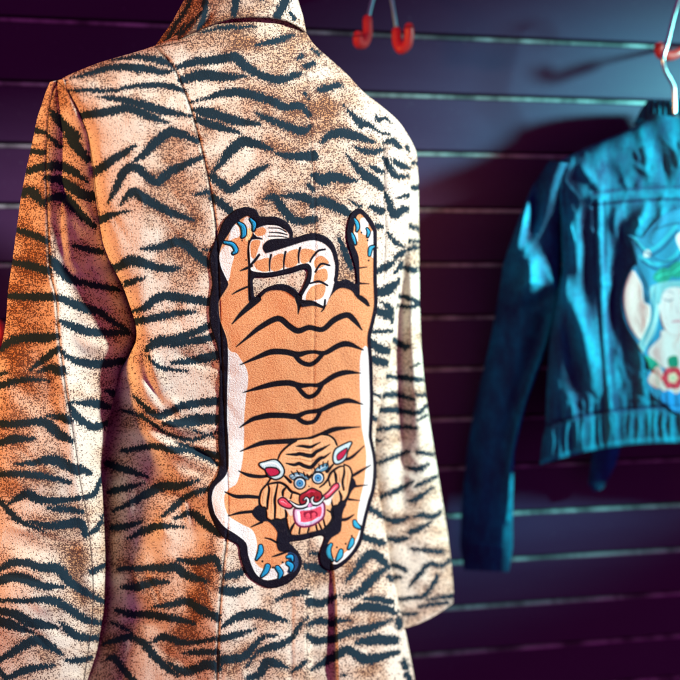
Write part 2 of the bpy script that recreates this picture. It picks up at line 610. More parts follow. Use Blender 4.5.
LEFT_STRIPES = parse("""
50,110,2 57,118,9 66,128,10 76,137,10
68,136,8 77,147,10 88,160,7
37,131,6 46,133,5
48,136,4 60,146,5
32,151,6 44,153,6
26,172,6 38,168,8 48,166,9 60,166,9 74,172,8 88,182,2
22,194,7 30,191,10 38,198,9 45,205,5
46,178,6 60,180,9 74,189,10 84,195,9 97,197,11
44,201,4 56,197,8 66,199,10 80,214,8 94,226,6
16,230,5 30,234,7 46,241,7
74,246,4 86,249,6 102,252,6
12,262,6 28,265,8 48,271,9
49,256,4 57,266,10 70,279,9 84,283,6 100,286,6 118,290,5
8,296,6 30,297,8 52,297,8 62,299,7 72,303,9 86,309,9 100,312,7 110,320,6 126,330,5
60,321,4 72,326,8 86,331,9 104,333,7 128,332,6
-12,358,5 0,349,6 12,341,8 28,338,9 44,338,10 58,336,6
30,370,2 44,359,7 58,349,7
58,349,4 68,357,5 80,362,8 100,364,9 126,361,6
38,372,2 50,368,8 61,371,11
-20,378,5 0,374,4 8,372,2
-20,390,6 0,386,6 16,381,7 32,379,5 50,381,2
48,416,4 60,417,7 69,420,9
-24,424,6 0,424,7 16,424,8 34,422,8 44,422,9 54,430,10 62,436,9 72,441,5
-20,450,6 0,443,6 14,439,9 34,439,3
15,464,2 34,463,6 48,460,9 60,462,11 78,472,8
-26,470,5 0,474,7 20,474,7 40,476,7 70,482,4
70,402,2 84,403,6 98,404,9 112,408,5
69,404,4 76,416,8 86,424,7 96,427,8 110,422,5
106,391,3 115,394,8
78,468,8 90,473,6
84,498,5 94,494,6 98,486,5 102,476,4
88,534,5 98,528,5 103,516,3
92,572,7 106,564,4
8,504,2 20,497,7 28,494,9 38,499,9 56,501,7 80,498,5
48,508,3 64,509,7 82,512,5
30,521,3 48,526,7 66,524,9 80,523,10 86,535,6
-18,488,4 0,502,6 10,512,7 22,522,6 46,532,2
-20,580,5 0,569,6 12,563,8 26,563,8 40,567,9 58,569,10 68,580,10 80,589,8 104,602,5
-20,590,5 0,581,9 16,577,10 30,581,10 44,586,8 64,587,3
-20,604,5 0,601,4 20,601,5 40,600,7 54,601,9 68,608,9 84,619,8 104,624,5
-16,606,5 0,611,8 14,614,9 30,622,11 44,625,9 58,628,3
60,621,2 68,630,8 80,637,8 98,638,6
-14,614,5 0,621,10 12,625,10 34,633,3
-20,668,5 0,660,6 16,650,8 36,640,10 46,644,9 62,654,4
66,660,3 76,661,6 90,658,5
8,678,5 26,670,8 54,665,3
-10,666,4 0,671,5 6,679,7
""")
RIGHT_STRIPES = parse("""
410,226,5 420,230,3
414,188,6 420,186,4
412,163,4 418,164,3
406,250,4 420,247,4
408,241,4 420,242,3
404,267,4 412,270,6 420,268,3
396,296,4 408,298,5 420,303,5
396,306,3 412,307,5 420,304,4
392,339,5 404,346,7 410,346,3
411,368,2 419,363,3
386,376,4 406,378,6 423,380,4
382,395,5 398,395,6 414,400,3
417,395,3 425,395,4
379,410,5 396,410,6 416,413,5 427,406,4
418,420,3 426,416,4
376,430,4 396,427,5 416,428,4
374,440,5 380,441,3
378,463,4 394,457,5 409,451,4
418,452,4 433,455,4
406,467,2 419,469,6 428,464,4
380,497,4 398,490,6 412,482,4
416,486,4 436,477,4
408,501,2 416,499,6 432,488,3
382,518,4 396,521,6 408,518,3
414,517,3 422,515,5 432,517,6 440,512,4
410,532,5 418,529,6 430,523,3
384,538,4 398,540,6 408,538,3
412,549,3 430,551,5 442,552,5
388,565,5 400,567,5 406,571,4
391,578,4 400,577,4
410,586,3 420,574,5 429,564,5 442,566,5 450,560,4
395,600,4 410,598,4 424,596,5 432,586,5 438,575,4
426,600,2 438,598,4 452,596,5
419,607,3 434,604,4 448,603,4
402,614,4 416,614,4
""")
COLLAR_STRIPES = parse("""
205,-20,6 205,0,6 204,16,6 198,30,4
236,-16,8 236,0,8 234,14,6
190,-6,4 188,6,4 176,24,4 166,42,4
206,4,2 200,14,3 188,26,4 172,43,3
276,18,6 278,14,8 284,4,9 288,-8,9
290,12,2 294,19,5
256,-14,6 262,-4,8 270,-20,6
184,24,2 176,36,3 170,44,2
""")
SEAM_L = [(156, 47), (164, 56), (174, 68), (182, 86), (190, 106), (196, 128), (200, 142), (208, 178), (214, 212), (217, 244), (219, 300), (224, 420), (228, 500), (226, 545), (224, 560), (220, 604), (218, 638), (217, 680), (215, 800)]
SEAM_C = [(300, 28), (306, 70), (309, 110), (312, 160), (315, 220), (313, 400), (309, 545), (307, 610), (307, 680), (306, 800)]
SEAM_R = [(379, 106), (382, 130), (384, 160), (384, 200), (386, 230), (384, 280)]
SEAM_S = [(58, 80), (53, 92), (49, 110), (47, 136), (46, 166), (47, 196), (48, 236), (50, 272), (56, 298), (58, 330), (62, 362), (66, 390), (69, 408), (76, 450), (80, 480), (86, 510), (90, 540), (93, 580), (92, 620), (84, 680)]

body_rows = []
_xl = lin([8, 14, 20, 30, 40, 47, 52, 62, 70, 77, 80, 92, 108, 120, 136, 166, 194, 220, 244, 264, 280, 294, 324, 340, 360, 400, 450, 520, 600, 680, 790],
          [250, 225, 202, 182, 168, 152, 136, 100, 80, 64, 57, 66, 75, 81, 87, 92, 95, 99, 103, 111, 120, 126, 136, 137, 127, 107, 91, 85, 81, 73, 60])
_xr = lin([8, 14, 20, 30, 34, 44, 60, 73, 92, 104, 118, 128, 136, 150, 170, 245, 260, 290, 320, 340, 360, 380, 400, 416, 438, 450, 478, 496, 516, 534, 560, 570, 600, 634, 664, 720, 790],
          [270, 290, 298, 304, 307, 313, 331, 346, 363, 379, 396, 404, 408.5, 411, 411, 408, 404, 399, 394.5, 392.5, 389.5, 385, 381.5, 378, 375, 375.5, 376.5, 379, 383, 386, 390, 392, 398, 406, 412, 422, 434])
for y in np.arange(8, 791, 3.0):
    body_rows.append((float(_xl(y)), y, float(_xr(y)), y))

folds = Ras(40, 0, 440, 800, 1, 0.0)
for P, a, w in [
    ([(142, 352), (146, 370), (152, 388), (164, 406)], -.004, 4),
    ([(150, 352), (155, 372), (166, 392)], .004, 7),
    ([(122, 380), (136, 398), (148, 411), (160, 417), (180, 410)], -.006, 5),
    ([(112, 402), (136, 413), (152, 422), (168, 434), (188, 441), (218, 436)], -.005, 5),
    ([(140, 424), (160, 437), (180, 446), (200, 452), (220, 460)], -.004, 4),
    ([(190, 448), (204, 455), (222, 467)], -.005, 4),
    ([(130, 404), (150, 416), (172, 425), (200, 430)], .005, 5),
    ([(126, 424), (150, 435), (176, 450), (206, 462)], .005, 7),
    ([(120, 350), (112, 400), (106, 450), (104, 520), (102, 600), (96, 700)], -.020, 17),
    ([(226, 470), (224, 560), (219, 640), (215, 790)], .010, 26),
    ([(345, 560), (352, 620), (360, 790)], .004, 16),
    ([(382, 480), (392, 560), (404, 640), (415, 760)], .003, 5),
    ([(378, 500), (386, 560), (399, 640), (410, 760)], -.003, 3),
    ([(384, 110), (385, 150), (384, 200)], -.003, 3),
    ([(393, 150), (398, 200), (396, 240)], .003, 6),
    ([(330, 60), (350, 90), (372, 120)], .003, 14),
    ([(240, 490), (236, 620), (232, 780)], -.003, 10),
    ([(270, 600), (275, 700), (280, 790)], .004, 12),
    ([(292, 590), (291, 640), (290, 790)], -.002, 3),
    ([(130, 560), (150, 600), (180, 620)], .004, 16),
    ([(120, 640), (140, 620), (170, 625)], -.003, 10),
    ([(200, 480), (190, 540), (185, 600)], -.003, 14)]:
    folds.fold(P, a, w)
for P, a, w in ((SEAM_L, -.0016, 1.3), (SEAM_C, -.0010, 1.6), (SEAM_R, -.0016, 1.6)):
    folds.fold(P, a, w, False)
# inverted pleat of the skirt: recessed between the centre seam and a sharp outer edge
X, Yg = np.meshgrid(40 + np.arange(folds.w), np.arange(folds.h))
edge = np.interp(Yg, [540, 600, 680, 800], [330, 335, 337, 340])
rec = np.clip((Yg - 545) / 60, 0, 1) * np.clip((X - 305) / 8, 0, 1) * np.clip((edge - X) / 2.5 + .5, 0, 1)
folds.f -= .011 * rec
nz = smooth_noise(X.astype(float), Yg.astype(float), 34, 60, 3) - .5
folds.f += .005 * nz + .0016 * (smooth_noise(X.astype(float), Yg.astype(float), 11, 17, 9) - .5)
rw = np.random.default_rng(31)


def wrinkles(R, n, box, ang, amp):
    for i in range(n):
        x, y = rw.uniform(box[0], box[2]), rw.uniform(box[1], box[3])
        a = rw.normal(ang, .35); l = rw.uniform(14, 50)
        R.fold([(x, y), (x + l * .5 * math.cos(a) + rw.uniform(-3, 3), y + l * .5 * math.sin(a)), (x + l * math.cos(a), y + l * math.sin(a))],
               rw.choice([-1, 1]) * rw.uniform(.3, 1) * amp, rw.uniform(2.5, 6))


wrinkles(folds, 26, (95, 345, 215, 480), .35, .0022)
wrinkles(folds, 22, (95, 480, 215, 690), 1.2, .0016)
wrinkles(folds, 16, (225, 580, 400, 700), 1.5, .0013)
wrinkles(folds, 14, (100, 110, 200, 330), 1.1, .0012)
wrinkles(folds, 12, (375, 110, 400, 330), 1.3, .0014)
# pucker along the seams
for P in (SEAM_L, SEAM_C):
    C = catmull(P, 12)
    for q in range(0, len(C) - 1, 1):
        x, y = C[q]
        folds.fold([(x - 5, y + rw.uniform(-2, 2)), (x, y), (x + 5, y + rw.uniform(-2, 2))], rw.uniform(-.0006, .0006), 2.2)

seamR = Ras(20, 0, 440, 800, 2)
for P, w in ((SEAM_L, 1.25), (SEAM_C, .35), (SEAM_R, .4), (SEAM_S, .8), ([(57, 81), (68, 92), (76, 107), (82, 120), (88, 136), (93, 166), (96, 194), (100, 220)], .7),
             ([(155, 47.5), (172, 44), (190, 41)], 1.0)):
    seamR.stroke(np.array([(x, y, w) for x, y in P]))

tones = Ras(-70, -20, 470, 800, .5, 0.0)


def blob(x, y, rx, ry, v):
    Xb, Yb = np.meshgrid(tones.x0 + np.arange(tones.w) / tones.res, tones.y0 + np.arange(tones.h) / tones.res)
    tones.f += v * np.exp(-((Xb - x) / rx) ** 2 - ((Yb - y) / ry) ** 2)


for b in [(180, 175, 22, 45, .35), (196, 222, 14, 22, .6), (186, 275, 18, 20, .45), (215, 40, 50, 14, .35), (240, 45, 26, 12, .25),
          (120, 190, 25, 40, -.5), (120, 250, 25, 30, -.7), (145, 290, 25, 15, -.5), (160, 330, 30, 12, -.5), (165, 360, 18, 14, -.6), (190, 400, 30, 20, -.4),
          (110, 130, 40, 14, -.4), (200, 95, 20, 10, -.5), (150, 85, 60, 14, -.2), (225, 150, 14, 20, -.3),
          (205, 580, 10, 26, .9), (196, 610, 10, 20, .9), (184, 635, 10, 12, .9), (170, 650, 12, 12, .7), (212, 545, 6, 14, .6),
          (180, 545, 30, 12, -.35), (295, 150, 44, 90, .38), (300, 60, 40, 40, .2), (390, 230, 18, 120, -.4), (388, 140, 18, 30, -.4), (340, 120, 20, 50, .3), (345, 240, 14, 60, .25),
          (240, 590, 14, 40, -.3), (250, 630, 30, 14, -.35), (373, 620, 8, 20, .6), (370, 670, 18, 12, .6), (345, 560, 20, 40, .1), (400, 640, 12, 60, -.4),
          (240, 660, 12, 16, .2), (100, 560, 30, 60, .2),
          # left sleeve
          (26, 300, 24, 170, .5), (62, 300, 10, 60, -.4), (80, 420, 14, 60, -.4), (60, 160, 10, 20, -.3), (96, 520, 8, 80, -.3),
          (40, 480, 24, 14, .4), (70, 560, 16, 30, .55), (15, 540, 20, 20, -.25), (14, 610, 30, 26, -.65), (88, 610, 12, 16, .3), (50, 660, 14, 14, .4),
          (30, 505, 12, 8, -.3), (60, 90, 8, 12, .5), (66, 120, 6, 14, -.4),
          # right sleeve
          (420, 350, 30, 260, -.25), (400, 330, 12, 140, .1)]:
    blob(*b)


def repeat_below(S, y0, dy):
    return [np.column_stack([p[:, 0] * 1.0, p[:, 1] + dy, p[:, 2]]) for p in S if p[:, 1].min() > y0]


def stripes(S, box, extra):
    r = Ras(*box, 2)
    for p in S + extra: r.stroke(p, 1.0)
    return r


bodyS = stripes(BODY_STRIPES, (30, 0, 445, 800), repeat_below(BODY_STRIPES, 540, 135))
leftS = stripes(LEFT_STRIPES, (-70, 60, 145, 800), repeat_below(LEFT_STRIPES, 540, 130))
rightS = stripes(RIGHT_STRIPES, (340, 100, 470, 650), [])
collS = stripes(COLLAR_STRIPES, (140, -80, 320, 60), [])

coat = thing('tiger_coat', 'cream and orange tiger striped coat seen from behind with a large tiger patch', 'coat', at(250, 560, .82))


def cloth_attrs(g, S, seed=0):
    px, py = g['px'], g['py']
    st = S.at(px, py)
    back = g['back']
    se = np.clip((seamR.at(px, py) + .5) / .7, 0, 1) * back
    pat = np.column_stack([px + np.where(back, 0, 500), py, np.zeros_like(px)])
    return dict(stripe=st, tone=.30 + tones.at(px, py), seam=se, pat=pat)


def K_body(py, s):
    # below a slanting waist fold the left of the back falls away from the light
    k = np.clip((py - 150 * (np.clip(s, -1, 1) + 1) - 330) / 70, 0, 1)
    return k * k * (3 - 2 * k)


G_body = lambda py, s: np.clip((-s - .45) / .55, 0, 1) * np.interp(py, [60, 85], [.3, 1]) * (1 - K_body(py, s))
E_body = lambda py, s, T: .815 + .030 * s - .037 * G_body(py, s) + np.interp(py, [0, 60, 140, 450, 800], [-.012, -.004, 0, .006, -.02])
B_body = lambda py, T: np.interp(py, [8, 20, 40, 70, 120, 200, 330, 440, 560, 800], [.03, .045, .06, .075, .092, .098, .085, .075, .09, .10])
P_body = lambda py, s: np.where(s < 0, np.interp(py, [40, 90], [2.5, 6.0]) * (1 - K_body(py, s)) + 1.45 * K_body(py, s), 2.3)
F_body = lambda py, T: np.interp(py, [8, 40, 120, 300, 500, 800], [.02, .05, .09, .11, .10, .13])
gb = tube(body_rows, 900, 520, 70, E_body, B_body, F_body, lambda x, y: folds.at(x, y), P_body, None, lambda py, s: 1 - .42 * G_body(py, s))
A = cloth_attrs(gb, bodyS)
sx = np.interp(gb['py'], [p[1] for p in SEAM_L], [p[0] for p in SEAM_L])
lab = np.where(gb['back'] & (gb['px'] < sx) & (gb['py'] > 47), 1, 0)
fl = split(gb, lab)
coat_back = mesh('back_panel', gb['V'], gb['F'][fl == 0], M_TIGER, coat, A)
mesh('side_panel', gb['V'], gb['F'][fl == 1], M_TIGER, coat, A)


def body_Y(px, py):
    """distance of the coat's back at a photo direction (same formula as the tube)"""
    l, r = _xl(py), _xr(py)
    s = np.clip((px - l) / (r - l) * 2 - 1, -.999, .999)
    pw = P_body(py, s); prof = (1 - np.abs(s) ** pw) ** (1 / pw)
    ed = np.clip((1 - np.abs(s)) / .06, 0, 1)
    return E_body(py, s, 0) - B_body(py, 0) * (1 - .42 * G_body(py, s)) * prof - folds.at(px, py) * (.25 + .75 * ed)


# left sleeve
lrows = [(50, 82, 64, 79), (46, 91, 69, 91), (42, 104, 77, 106), (37, 118, 85, 120), (34, 134, 92, 136), (27, 166, 98, 166), (21, 196, 101, 194),
         (17, 226, 105, 222), (13, 256, 111, 250), (8, 290, 125, 292), (6, 322, 139, 322), (2, 345, 136, 343), (-12, 375, 121, 370), (-22, 420, 109, 418),
         (-32, 470, 101, 468), (-40, 520, 104, 520), (-46, 565, 105.5, 560), (-50, 610, 105, 606), (-52, 650, 97, 652), (-54, 690, 84, 690), (-56, 760, 66, 760)]
lf = Ras(-70, 60, 150, 800, 1, 0.0)
lf.fold(SEAM_S[3:], .010, 12, True); lf.fold(SEAM_S, -.0014, 1.4, False)
for P, a, w in [([(56, 180), (72, 205), (92, 228)], -.005, 6), ([(62, 196), (66, 230), (72, 262)], .004, 6), ([(84, 236), (92, 280), (106, 320)], -.006, 12),
                ([(70, 330), (96, 345), (126, 350)], .005, 10), ([(10, 380), (34, 400), (60, 400)], -.004, 10), ([(-10, 470), (30, 480), (70, 470)], .004, 14),
                ([(0, 540), (40, 548), (80, 560)], -.004, 14), ([(-20, 620), (20, 600), (60, 600)], .009, 34), ([(72, 560), (80, 600), (84, 640)], -.004, 8),
                ([(30, 110), (28, 180), (22, 240)], -.003, 8)]:
    lf.fold(P, a, w)
wrinkles(lf, 40, (0, 180, 110, 690), .5, .0020)
El = lambda py, s, T: .785 + .012 * s - np.clip(s, 0, 1) * np.interp(py, [80, 150, 210, 300], [.050, .050, .036, .007]) + np.interp(py, [80, 140, 210, 330, 450, 700], [-.030, -.018, .0, -.008, -.02, -.035])
Bl = lambda py, T: np.interp(py, [80, 110, 200, 330, 450, 760], [.02, .035, .045, .055, .065, .07])
gl = tube(lrows, 760, 230, 50, El, Bl, lambda py, T: np.interp(py, [80, 120, 400], [.02, .05, .07]), lambda x, y: lf.at(x, y), 1.9)
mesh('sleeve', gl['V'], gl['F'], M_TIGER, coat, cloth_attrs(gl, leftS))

# right sleeve with its turned hem
rrows = [(378, 112, 392, 117), (376, 122, 405, 130), (374, 134, 412, 142), (372, 150, 416.5, 152), (370, 180, 418.5, 180), (368, 230, 419, 230), (366, 300, 419.5, 300), (364, 345, 421, 345),
         (360, 380, 424, 380), (358, 420, 429, 418), (358, 460, 435, 455), (360, 500, 441, 492), (362, 540, 447.5, 532), (366, 580, 451.5, 566), (370, 610, 453.5, 590), (374, 630, 453, 603)]
rf = Ras(340, 100, 470, 650, 1, 0.0)
for P, a, w in [([(416, 180), (414, 320), (420, 400), (428, 500)], .020, 9), ([(403, 250), (400, 340), (400, 430), (402, 520)], -.018, 9), ([(420, 480), (430, 540), (436, 600)], .003, 12),
                ([(405, 520), (410, 570), (414, 620)], -.002, 8)]:
    rf.fold(P, a, w)
wrinkles(rf, 26, (380, 150, 440, 600), .4, .0018)
Er = lambda py, s, T: .865 + .012 * s + np.interp(py, [110, 180, 260, 620], [-.012, .008, .044, .046])
Br = lambda py, T: np.interp(py, [110, 150, 300, 620], [.02, .04, .05, .055])
bowr = lambda s, t: np.interp(t, [0, .8, 1], [0, 0, 1]) * 9 * (1 - np.abs(s) ** 2)
gr = tube(rrows, 620, 150, 50, Er, Br, lambda py, T: np.interp(py, [110, 150, 400], [.02, .04, .055]), lambda x, y: rf.at(x, y), 2.0, bowr)
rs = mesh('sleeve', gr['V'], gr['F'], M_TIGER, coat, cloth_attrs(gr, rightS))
# inside of the hem
nr, nc = gr['shape']
last = gr['V'].reshape(nr, nc, 3)[-1]; cen = last.mean(0)
ring = [last, cen + (last - cen) * .955 + [0, 0, .001], cen + (last - cen) * .93 + [0, 0, .03]]
mesh('hem_facing', np.vstack(ring), grid_faces(3, nc, True), M_TIGER, rs,
     dict(stripe=np.full(3 * nc, -6.), tone=np.full(3 * nc, .2), seam=np.zeros(3 * nc), pat=np.vstack(ring) * 850))

# stand collar
crows = [(198, -62, 283, -64), (190, -20, 291, -22), (184, 0, 297.5, -2), (172, 22, 303, 16), (154, 47.5, 306.5, 33.5)]
bowc = lambda s, t: np.interp(t, [0, 1], [.35, 1]) * np.interp(s, [-1, -.75, -.5, -.25, 0, .25, .5, .75, .9, 1], [0, -3.5, -10, -17, -21.5, -21.5, -19.5, -14, -7, 0])
cf = Ras(130, -100, 330, 70, 1, 0.0)
for P, a, w in [([(182, 0), (172, 22), (160, 46)], .004, 4), ([(192, 4), (182, 24), (166, 46)], -.005, 3.5), ([(206, 4), (196, 22), (176, 44)], .005, 4), ([(212, 12), (202, 26), (186, 40)], -.004, 4)]:
    cf.fold(P, a, w)
cf.fold([(155, 45), (172, 42), (196, 30), (235, 15.5), (262, 13.5), (290, 19), (305, 31)], .0022, 2.2, False)
gc = tube(crows, 170, 260, 50, lambda py, s, T: .822 + .022 * s - .004 * T, lambda py, T: .066 + .012 * T, lambda py, T: .05 + .0 * T, lambda x, y: cf.at(x, y), 2.2, bowc)
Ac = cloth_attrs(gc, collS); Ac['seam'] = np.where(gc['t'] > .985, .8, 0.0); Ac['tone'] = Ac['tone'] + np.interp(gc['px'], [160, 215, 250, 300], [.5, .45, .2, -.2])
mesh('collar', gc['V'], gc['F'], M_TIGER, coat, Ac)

# ------------------------------------------------------------------ embroidered patches
class Patch:
    """an embroidered appliqué: colour areas worked on a fine grid, raised off the cloth"""
    def __init__(s, x0, y0, x1, y1, step, outline):
        s.st = step
        xs = np.arange(x0, x1 + step / 2, step); ys = np.arange(y0, y1 + step / 2, step)
        s.X, s.Y = np.meshgrid(xs, ys)
        s.x0, s.y0 = x0, y0
        s.sd = polysd(outline, s.X, s.Y)
        s.c = np.zeros(s.X.shape + (3,)); s.lab = np.zeros(s.X.shape, int); s.names = ['']
        s.h = np.zeros(s.X.shape); s.fz = np.zeros(s.X.shape); s.id = 0

    def win(s, P, m):
        i0 = max(0, int((P[:, 0].min() - m - s.x0) / s.st)); i1 = min(s.X.shape[1], int((P[:, 0].max() + m - s.x0) / s.st) + 2)
        j0 = max(0, int((P[:, 1].min() - m - s.y0) / s.st)); j1 = min(s.X.shape[0], int((P[:, 1].max() + m - s.y0) / s.st) + 2)
        return slice(j0, max(j0, j1)), slice(i0, max(i0, i1))

    clip = None

    def _put(s, w, sd, col, h, fz, name):
        if s.clip is not None: sd = np.minimum(sd, s.clip[w])
        k = np.clip(sd / .5 + .5, 0, 1)
        s.c[w] = s.c[w] * (1 - k[..., None]) + np.array(col) * k[..., None]
        s.fz[w] = s.fz[w] * (1 - k) + fz * k
        kh = np.clip(sd / 1.2 + .3, 0, 1)
        if h is not None: s.h[w] = s.h[w] * (1 - kh) + h * kh
        if name is not None:
            m = sd > 0
            if isinstance(name, str):
                s.names.append(name); s.lab[w][m] = len(s.names) - 1
            else: s.lab[w][m] = name
        return len(s.names) - 1

    def area(s, P, col, h=None, fz=0., name=None, smooth=4):
        P = np.asarray(P, float)
        if smooth: P = catmull(P, smooth, True)
        w = s.win(P, 3)
        if s.X[w].size == 0: return 0
        return s._put(w, polysd(P, s.X[w], s.Y[w]), col, h, fz, name)

    def line(s, P, col, h=None, name=None, k=1.0):
        """P rows x,y,width"""
        P = np.asarray(P, float); C = catmull(P, 4) if len(P) > 2 else P
        w = s.win(C, C[:, 2].max() + 3)
        X, Y = s.X[w], s.Y[w]
        if X.size == 0: return 0
        sd = np.full(X.shape, -9.)
        for a, b in zip(C[:-1], C[1:]):
            dx, dy = b[0] - a[0], b[1] - a[1]
            t = np.clip(((X - a[0]) * dx + (Y - a[1]) * dy) / (dx * dx + dy * dy + 1e-9), 0, 1)
            sd = np.maximum(sd, k * (a[2] + (b[2] - a[2]) * t) / 2 - np.hypot(X - a[0] - t * dx, Y - a[1] - t * dy))
        return s._put(w, sd, col, h, .0, name)

    def dot(s, x, y, r, col, h=None, name=None):
        a = np.linspace(0, 2 * math.pi, 17)[:-1]
        return s.area(np.column_stack([x + r * np.cos(a), y + r * np.sin(a)]), col, h, 0, name, 0)

    def build(s, root_name, parent, Yfun, thick, pat_k=1.0):
        nr, nc = s.X.shape
        rise = np.clip((s.sd + .2) / 1.6, 0, 1); rise = np.sqrt(1 - (1 - rise) ** 2)
        off = -.0006 + rise * (thick + s.h)
        Yv = Yfun(s.X, s.Y) - off
        V = at(s.X.ravel(), s.Y.ravel(), Yv.ravel())
        F = grid_faces(nr, nc)
        sdv = s.sd.ravel()
        F = F[(sdv[F] > -.35).all(1)]
        lab = s.lab.ravel()[F[:, 0]]
        A = dict(paint=s.c.reshape(-1, 3), fuzz=s.fz.ravel(),
                 pat=np.column_stack([s.X.ravel(), s.Y.ravel(), np.zeros(nr * nc)]) * pat_k)
        root = mesh(root_name, V, F[lab == 0], M_EMB, parent, A)
        for i in range(1, len(s.names)):
            f = F[lab == i]
            if len(f): mesh(s.names[i], V, f, M_EMB, root, A)
        return root


def off(P, ox, oy, k=5.6667):
    return [(ox + x / k, oy + y / k) for x, y in P]


NAVY, WHITE, ORANGE = (.005, .004, .011), (.74, .74, .70), (.68, .31, .135)
PALE, BLUE, TEAL = (.84, .45, .22), (.015, .26, .50), (.03, .28, .36)
RED, PINK, LILAC, BLACK = (.26, .010, .018), (.62, .06, .10), (.55, .50, .66), (.005, .004, .008)

OUT = [(248, 207), (240, 208), (234, 211), (224, 220), (218, 234), (213, 246), (209.5, 256), (210, 268), (212, 284), (209.5, 300), (209.5, 320), (212, 332), (217, 346), (219.5, 366),
       (219, 400), (218, 440), (219.5, 460), (217, 475), (210, 485), (207.5, 496), (209, 512), (216.5, 529), (223.5, 537.6), (237.6, 545), (240, 556), (245, 571), (252, 580), (267.6, 588),
       (283.5, 585.5), (296, 577), (302, 564), (299.4, 553.5), (293, 546), (290, 542), (304, 540), (318, 536), (324, 537), (321.5, 546.5), (319, 555), (321, 565), (330, 571), (341, 567),
       (352, 557), (360.6, 545), (364, 532), (367.4, 516.5), (371, 504), (375, 490), (377, 474), (376, 456), (372.5, 438), (372.5, 428), (373.5, 404), (373, 380), (372.4, 360), (371, 338),
       (374, 324), (377, 310), (377.7, 300), (377, 278), (377, 234), (374.7, 225), (369.4, 216.5), (360.6, 208.5), (352, 212), (347.4, 223.5), (346.5, 239), (351, 255), (355, 269), (356, 283),
       (352, 282), (346, 279), (338, 281), (338.5, 274), (338.5, 260.6), (334, 245), (325, 236), (311, 233), (294, 237.6), (293, 232), (287, 222), (274.7, 216.5), (261, 216.5), (256, 210)]
OUTC = catmull(OUT, 4, True)
tp = Patch(203, 202, 383, 594, .5, OUTC)
# window between tail and back where the coat shows through
HOLE = catmull([(253.5, 278.5), (264, 277.5), (275, 276.5), (292, 273), (303, 269.5), (307, 270.5), (307, 276), (304, 284), (299.5, 293), (296, 290), (289, 285.5), (282, 284), (275, 284.5), (265, 288.5), (255, 297), (253.5, 288)], 3, True)
tp.sd = np.minimum(tp.sd, -polysd(HOLE, tp.X, tp.Y))
bord = 1
tp.names.append('border')
tp.lab[:] = 1
tp.c[:] = NAVY; tp.h[:] = .0008; tp.fz[:] = .35

# coloured ground of the body, left arm and both legs
INNER = [(247, 216), (236, 223.5), (228.8, 234), (222, 245), (219.5, 257), (222, 269), (228, 282), (227, 288), (220, 299), (219, 306), (220.5, 321), (227, 339), (228.3, 358), (227.6, 388), (227.4, 420),
         (228.6, 440), (228.8, 466), (225, 477), (215, 487), (212, 498), (214, 510), (217, 517), (225, 527), (236, 534), (246.5, 543), (248.5, 555), (253.5, 569), (259, 576.5), (267.6, 580), (282, 576.5),
         (291, 571), (296, 563), (293, 555), (288, 552), (279, 551), (276, 542), (277, 532), (270, 523), (262, 518), (258, 508), (300, 505), (330, 500), (346.5, 502), (342, 514), (341, 531), (332, 537.6), (327, 546), (325, 556), (334, 564),
         (343, 560), (352, 551), (358.8, 538), (362, 525), (364.5, 513), (367.6, 500), (371, 489), (372.8, 472), (372.4, 454), (369, 440), (369, 428), (370, 405), (370.2, 380), (369.2, 356), (367.6, 338),
         (370, 325), (373.8, 312), (374.7, 300), (374, 278), (374.7, 250), (374.7, 236), (371, 228), (366, 220), (360.6, 214), (356, 218), (353.5, 232), (354.4, 245), (358.8, 257), (359.7, 275),
         (359.7, 297), (356, 297), (351.8, 291), (343, 288), (336, 290.6), (329, 299), (325, 307), (312, 306), (300, 307), (296, 299.5), (285, 291.5), (271, 290.6), (260.6, 296), (250, 306), (249, 298), (248.4, 285), (248.6, 268), (247.6, 252), (249, 241), (253, 232), (251.5, 221)]
tp.area(INNER, ORANGE, .0, 1.0, 0, 3)
tp.clip = polysd(catmull(INNER, 3, True), tp.X, tp.Y) + .1
# white fur: left flank down to the paw, right flank, toes
tp.area([(221, 332), (229, 350), (236, 353), (241, 360), (246.5, 369), (248, 381), (245.6, 399), (244, 420), (244, 436), (243, 456), (240, 473), (236, 484), (230.6, 487.6), (225, 494), (224.4, 503.5), (228, 515), (236, 521), (243, 525), (251, 529), (255, 535), (257, 545), (255.5, 556),
         (255, 562), (261, 568), (268, 569), (275, 567.5), (284, 563), (292, 559), (297, 562), (292, 573), (282, 578), (268, 581.5), (258, 578), (252, 570), (247, 556), (245, 544), (234, 535), (222, 527), (214, 514), (210, 498), (213, 486), (223, 477), (227, 466), (226, 440), (225.5, 420), (225.5, 380)], WHITE, .0002, .55)
tp.area([(366, 346), (360.6, 355), (359.7, 380), (360.6, 404), (362, 428), (364, 439), (366.5, 455), (365, 478), (362.5, 490), (359, 505), (357.5, 520), (359.5, 530), (354, 543), (346, 552), (337, 558), (331, 558), (330, 563), (336, 566), (345, 562), (355, 551), (361, 538), (366, 515), (370, 500), (374.5, 480), (374.5, 455), (371, 440), (371, 420), (372, 390), (371, 360)], WHITE, .0002, .4)
for P in ([(224, 246.5), (230.6, 245), (234, 255), (231.5, 266), (228, 281), (222, 270), (219.5, 256)],
          [(229.7, 234), (234, 225), (238.5, 227), (239.4, 236), (234, 238.5), (228.5, 241)],
          [(243, 222), (247.4, 216.5), (252, 221.5), (252.6, 232), (249, 239.4), (246.5, 234)]):
    tp.area(P, WHITE, .0002, .4)
tp.area([(247, 230), (251, 228), (252, 236), (248.5, 241), (245.5, 240)], (.85, .66, .33), None, .5)
for P in ([(360.6, 219), (367.6, 219), (368, 229), (365, 235), (361, 231)], [(354.4, 232.5), (357, 230.6), (358, 240), (355, 243)], [(370, 234), (374, 232), (374.5, 257), (369.5, 253.5), (368, 243)]):
    tp.area(P, WHITE, .0002, .3)

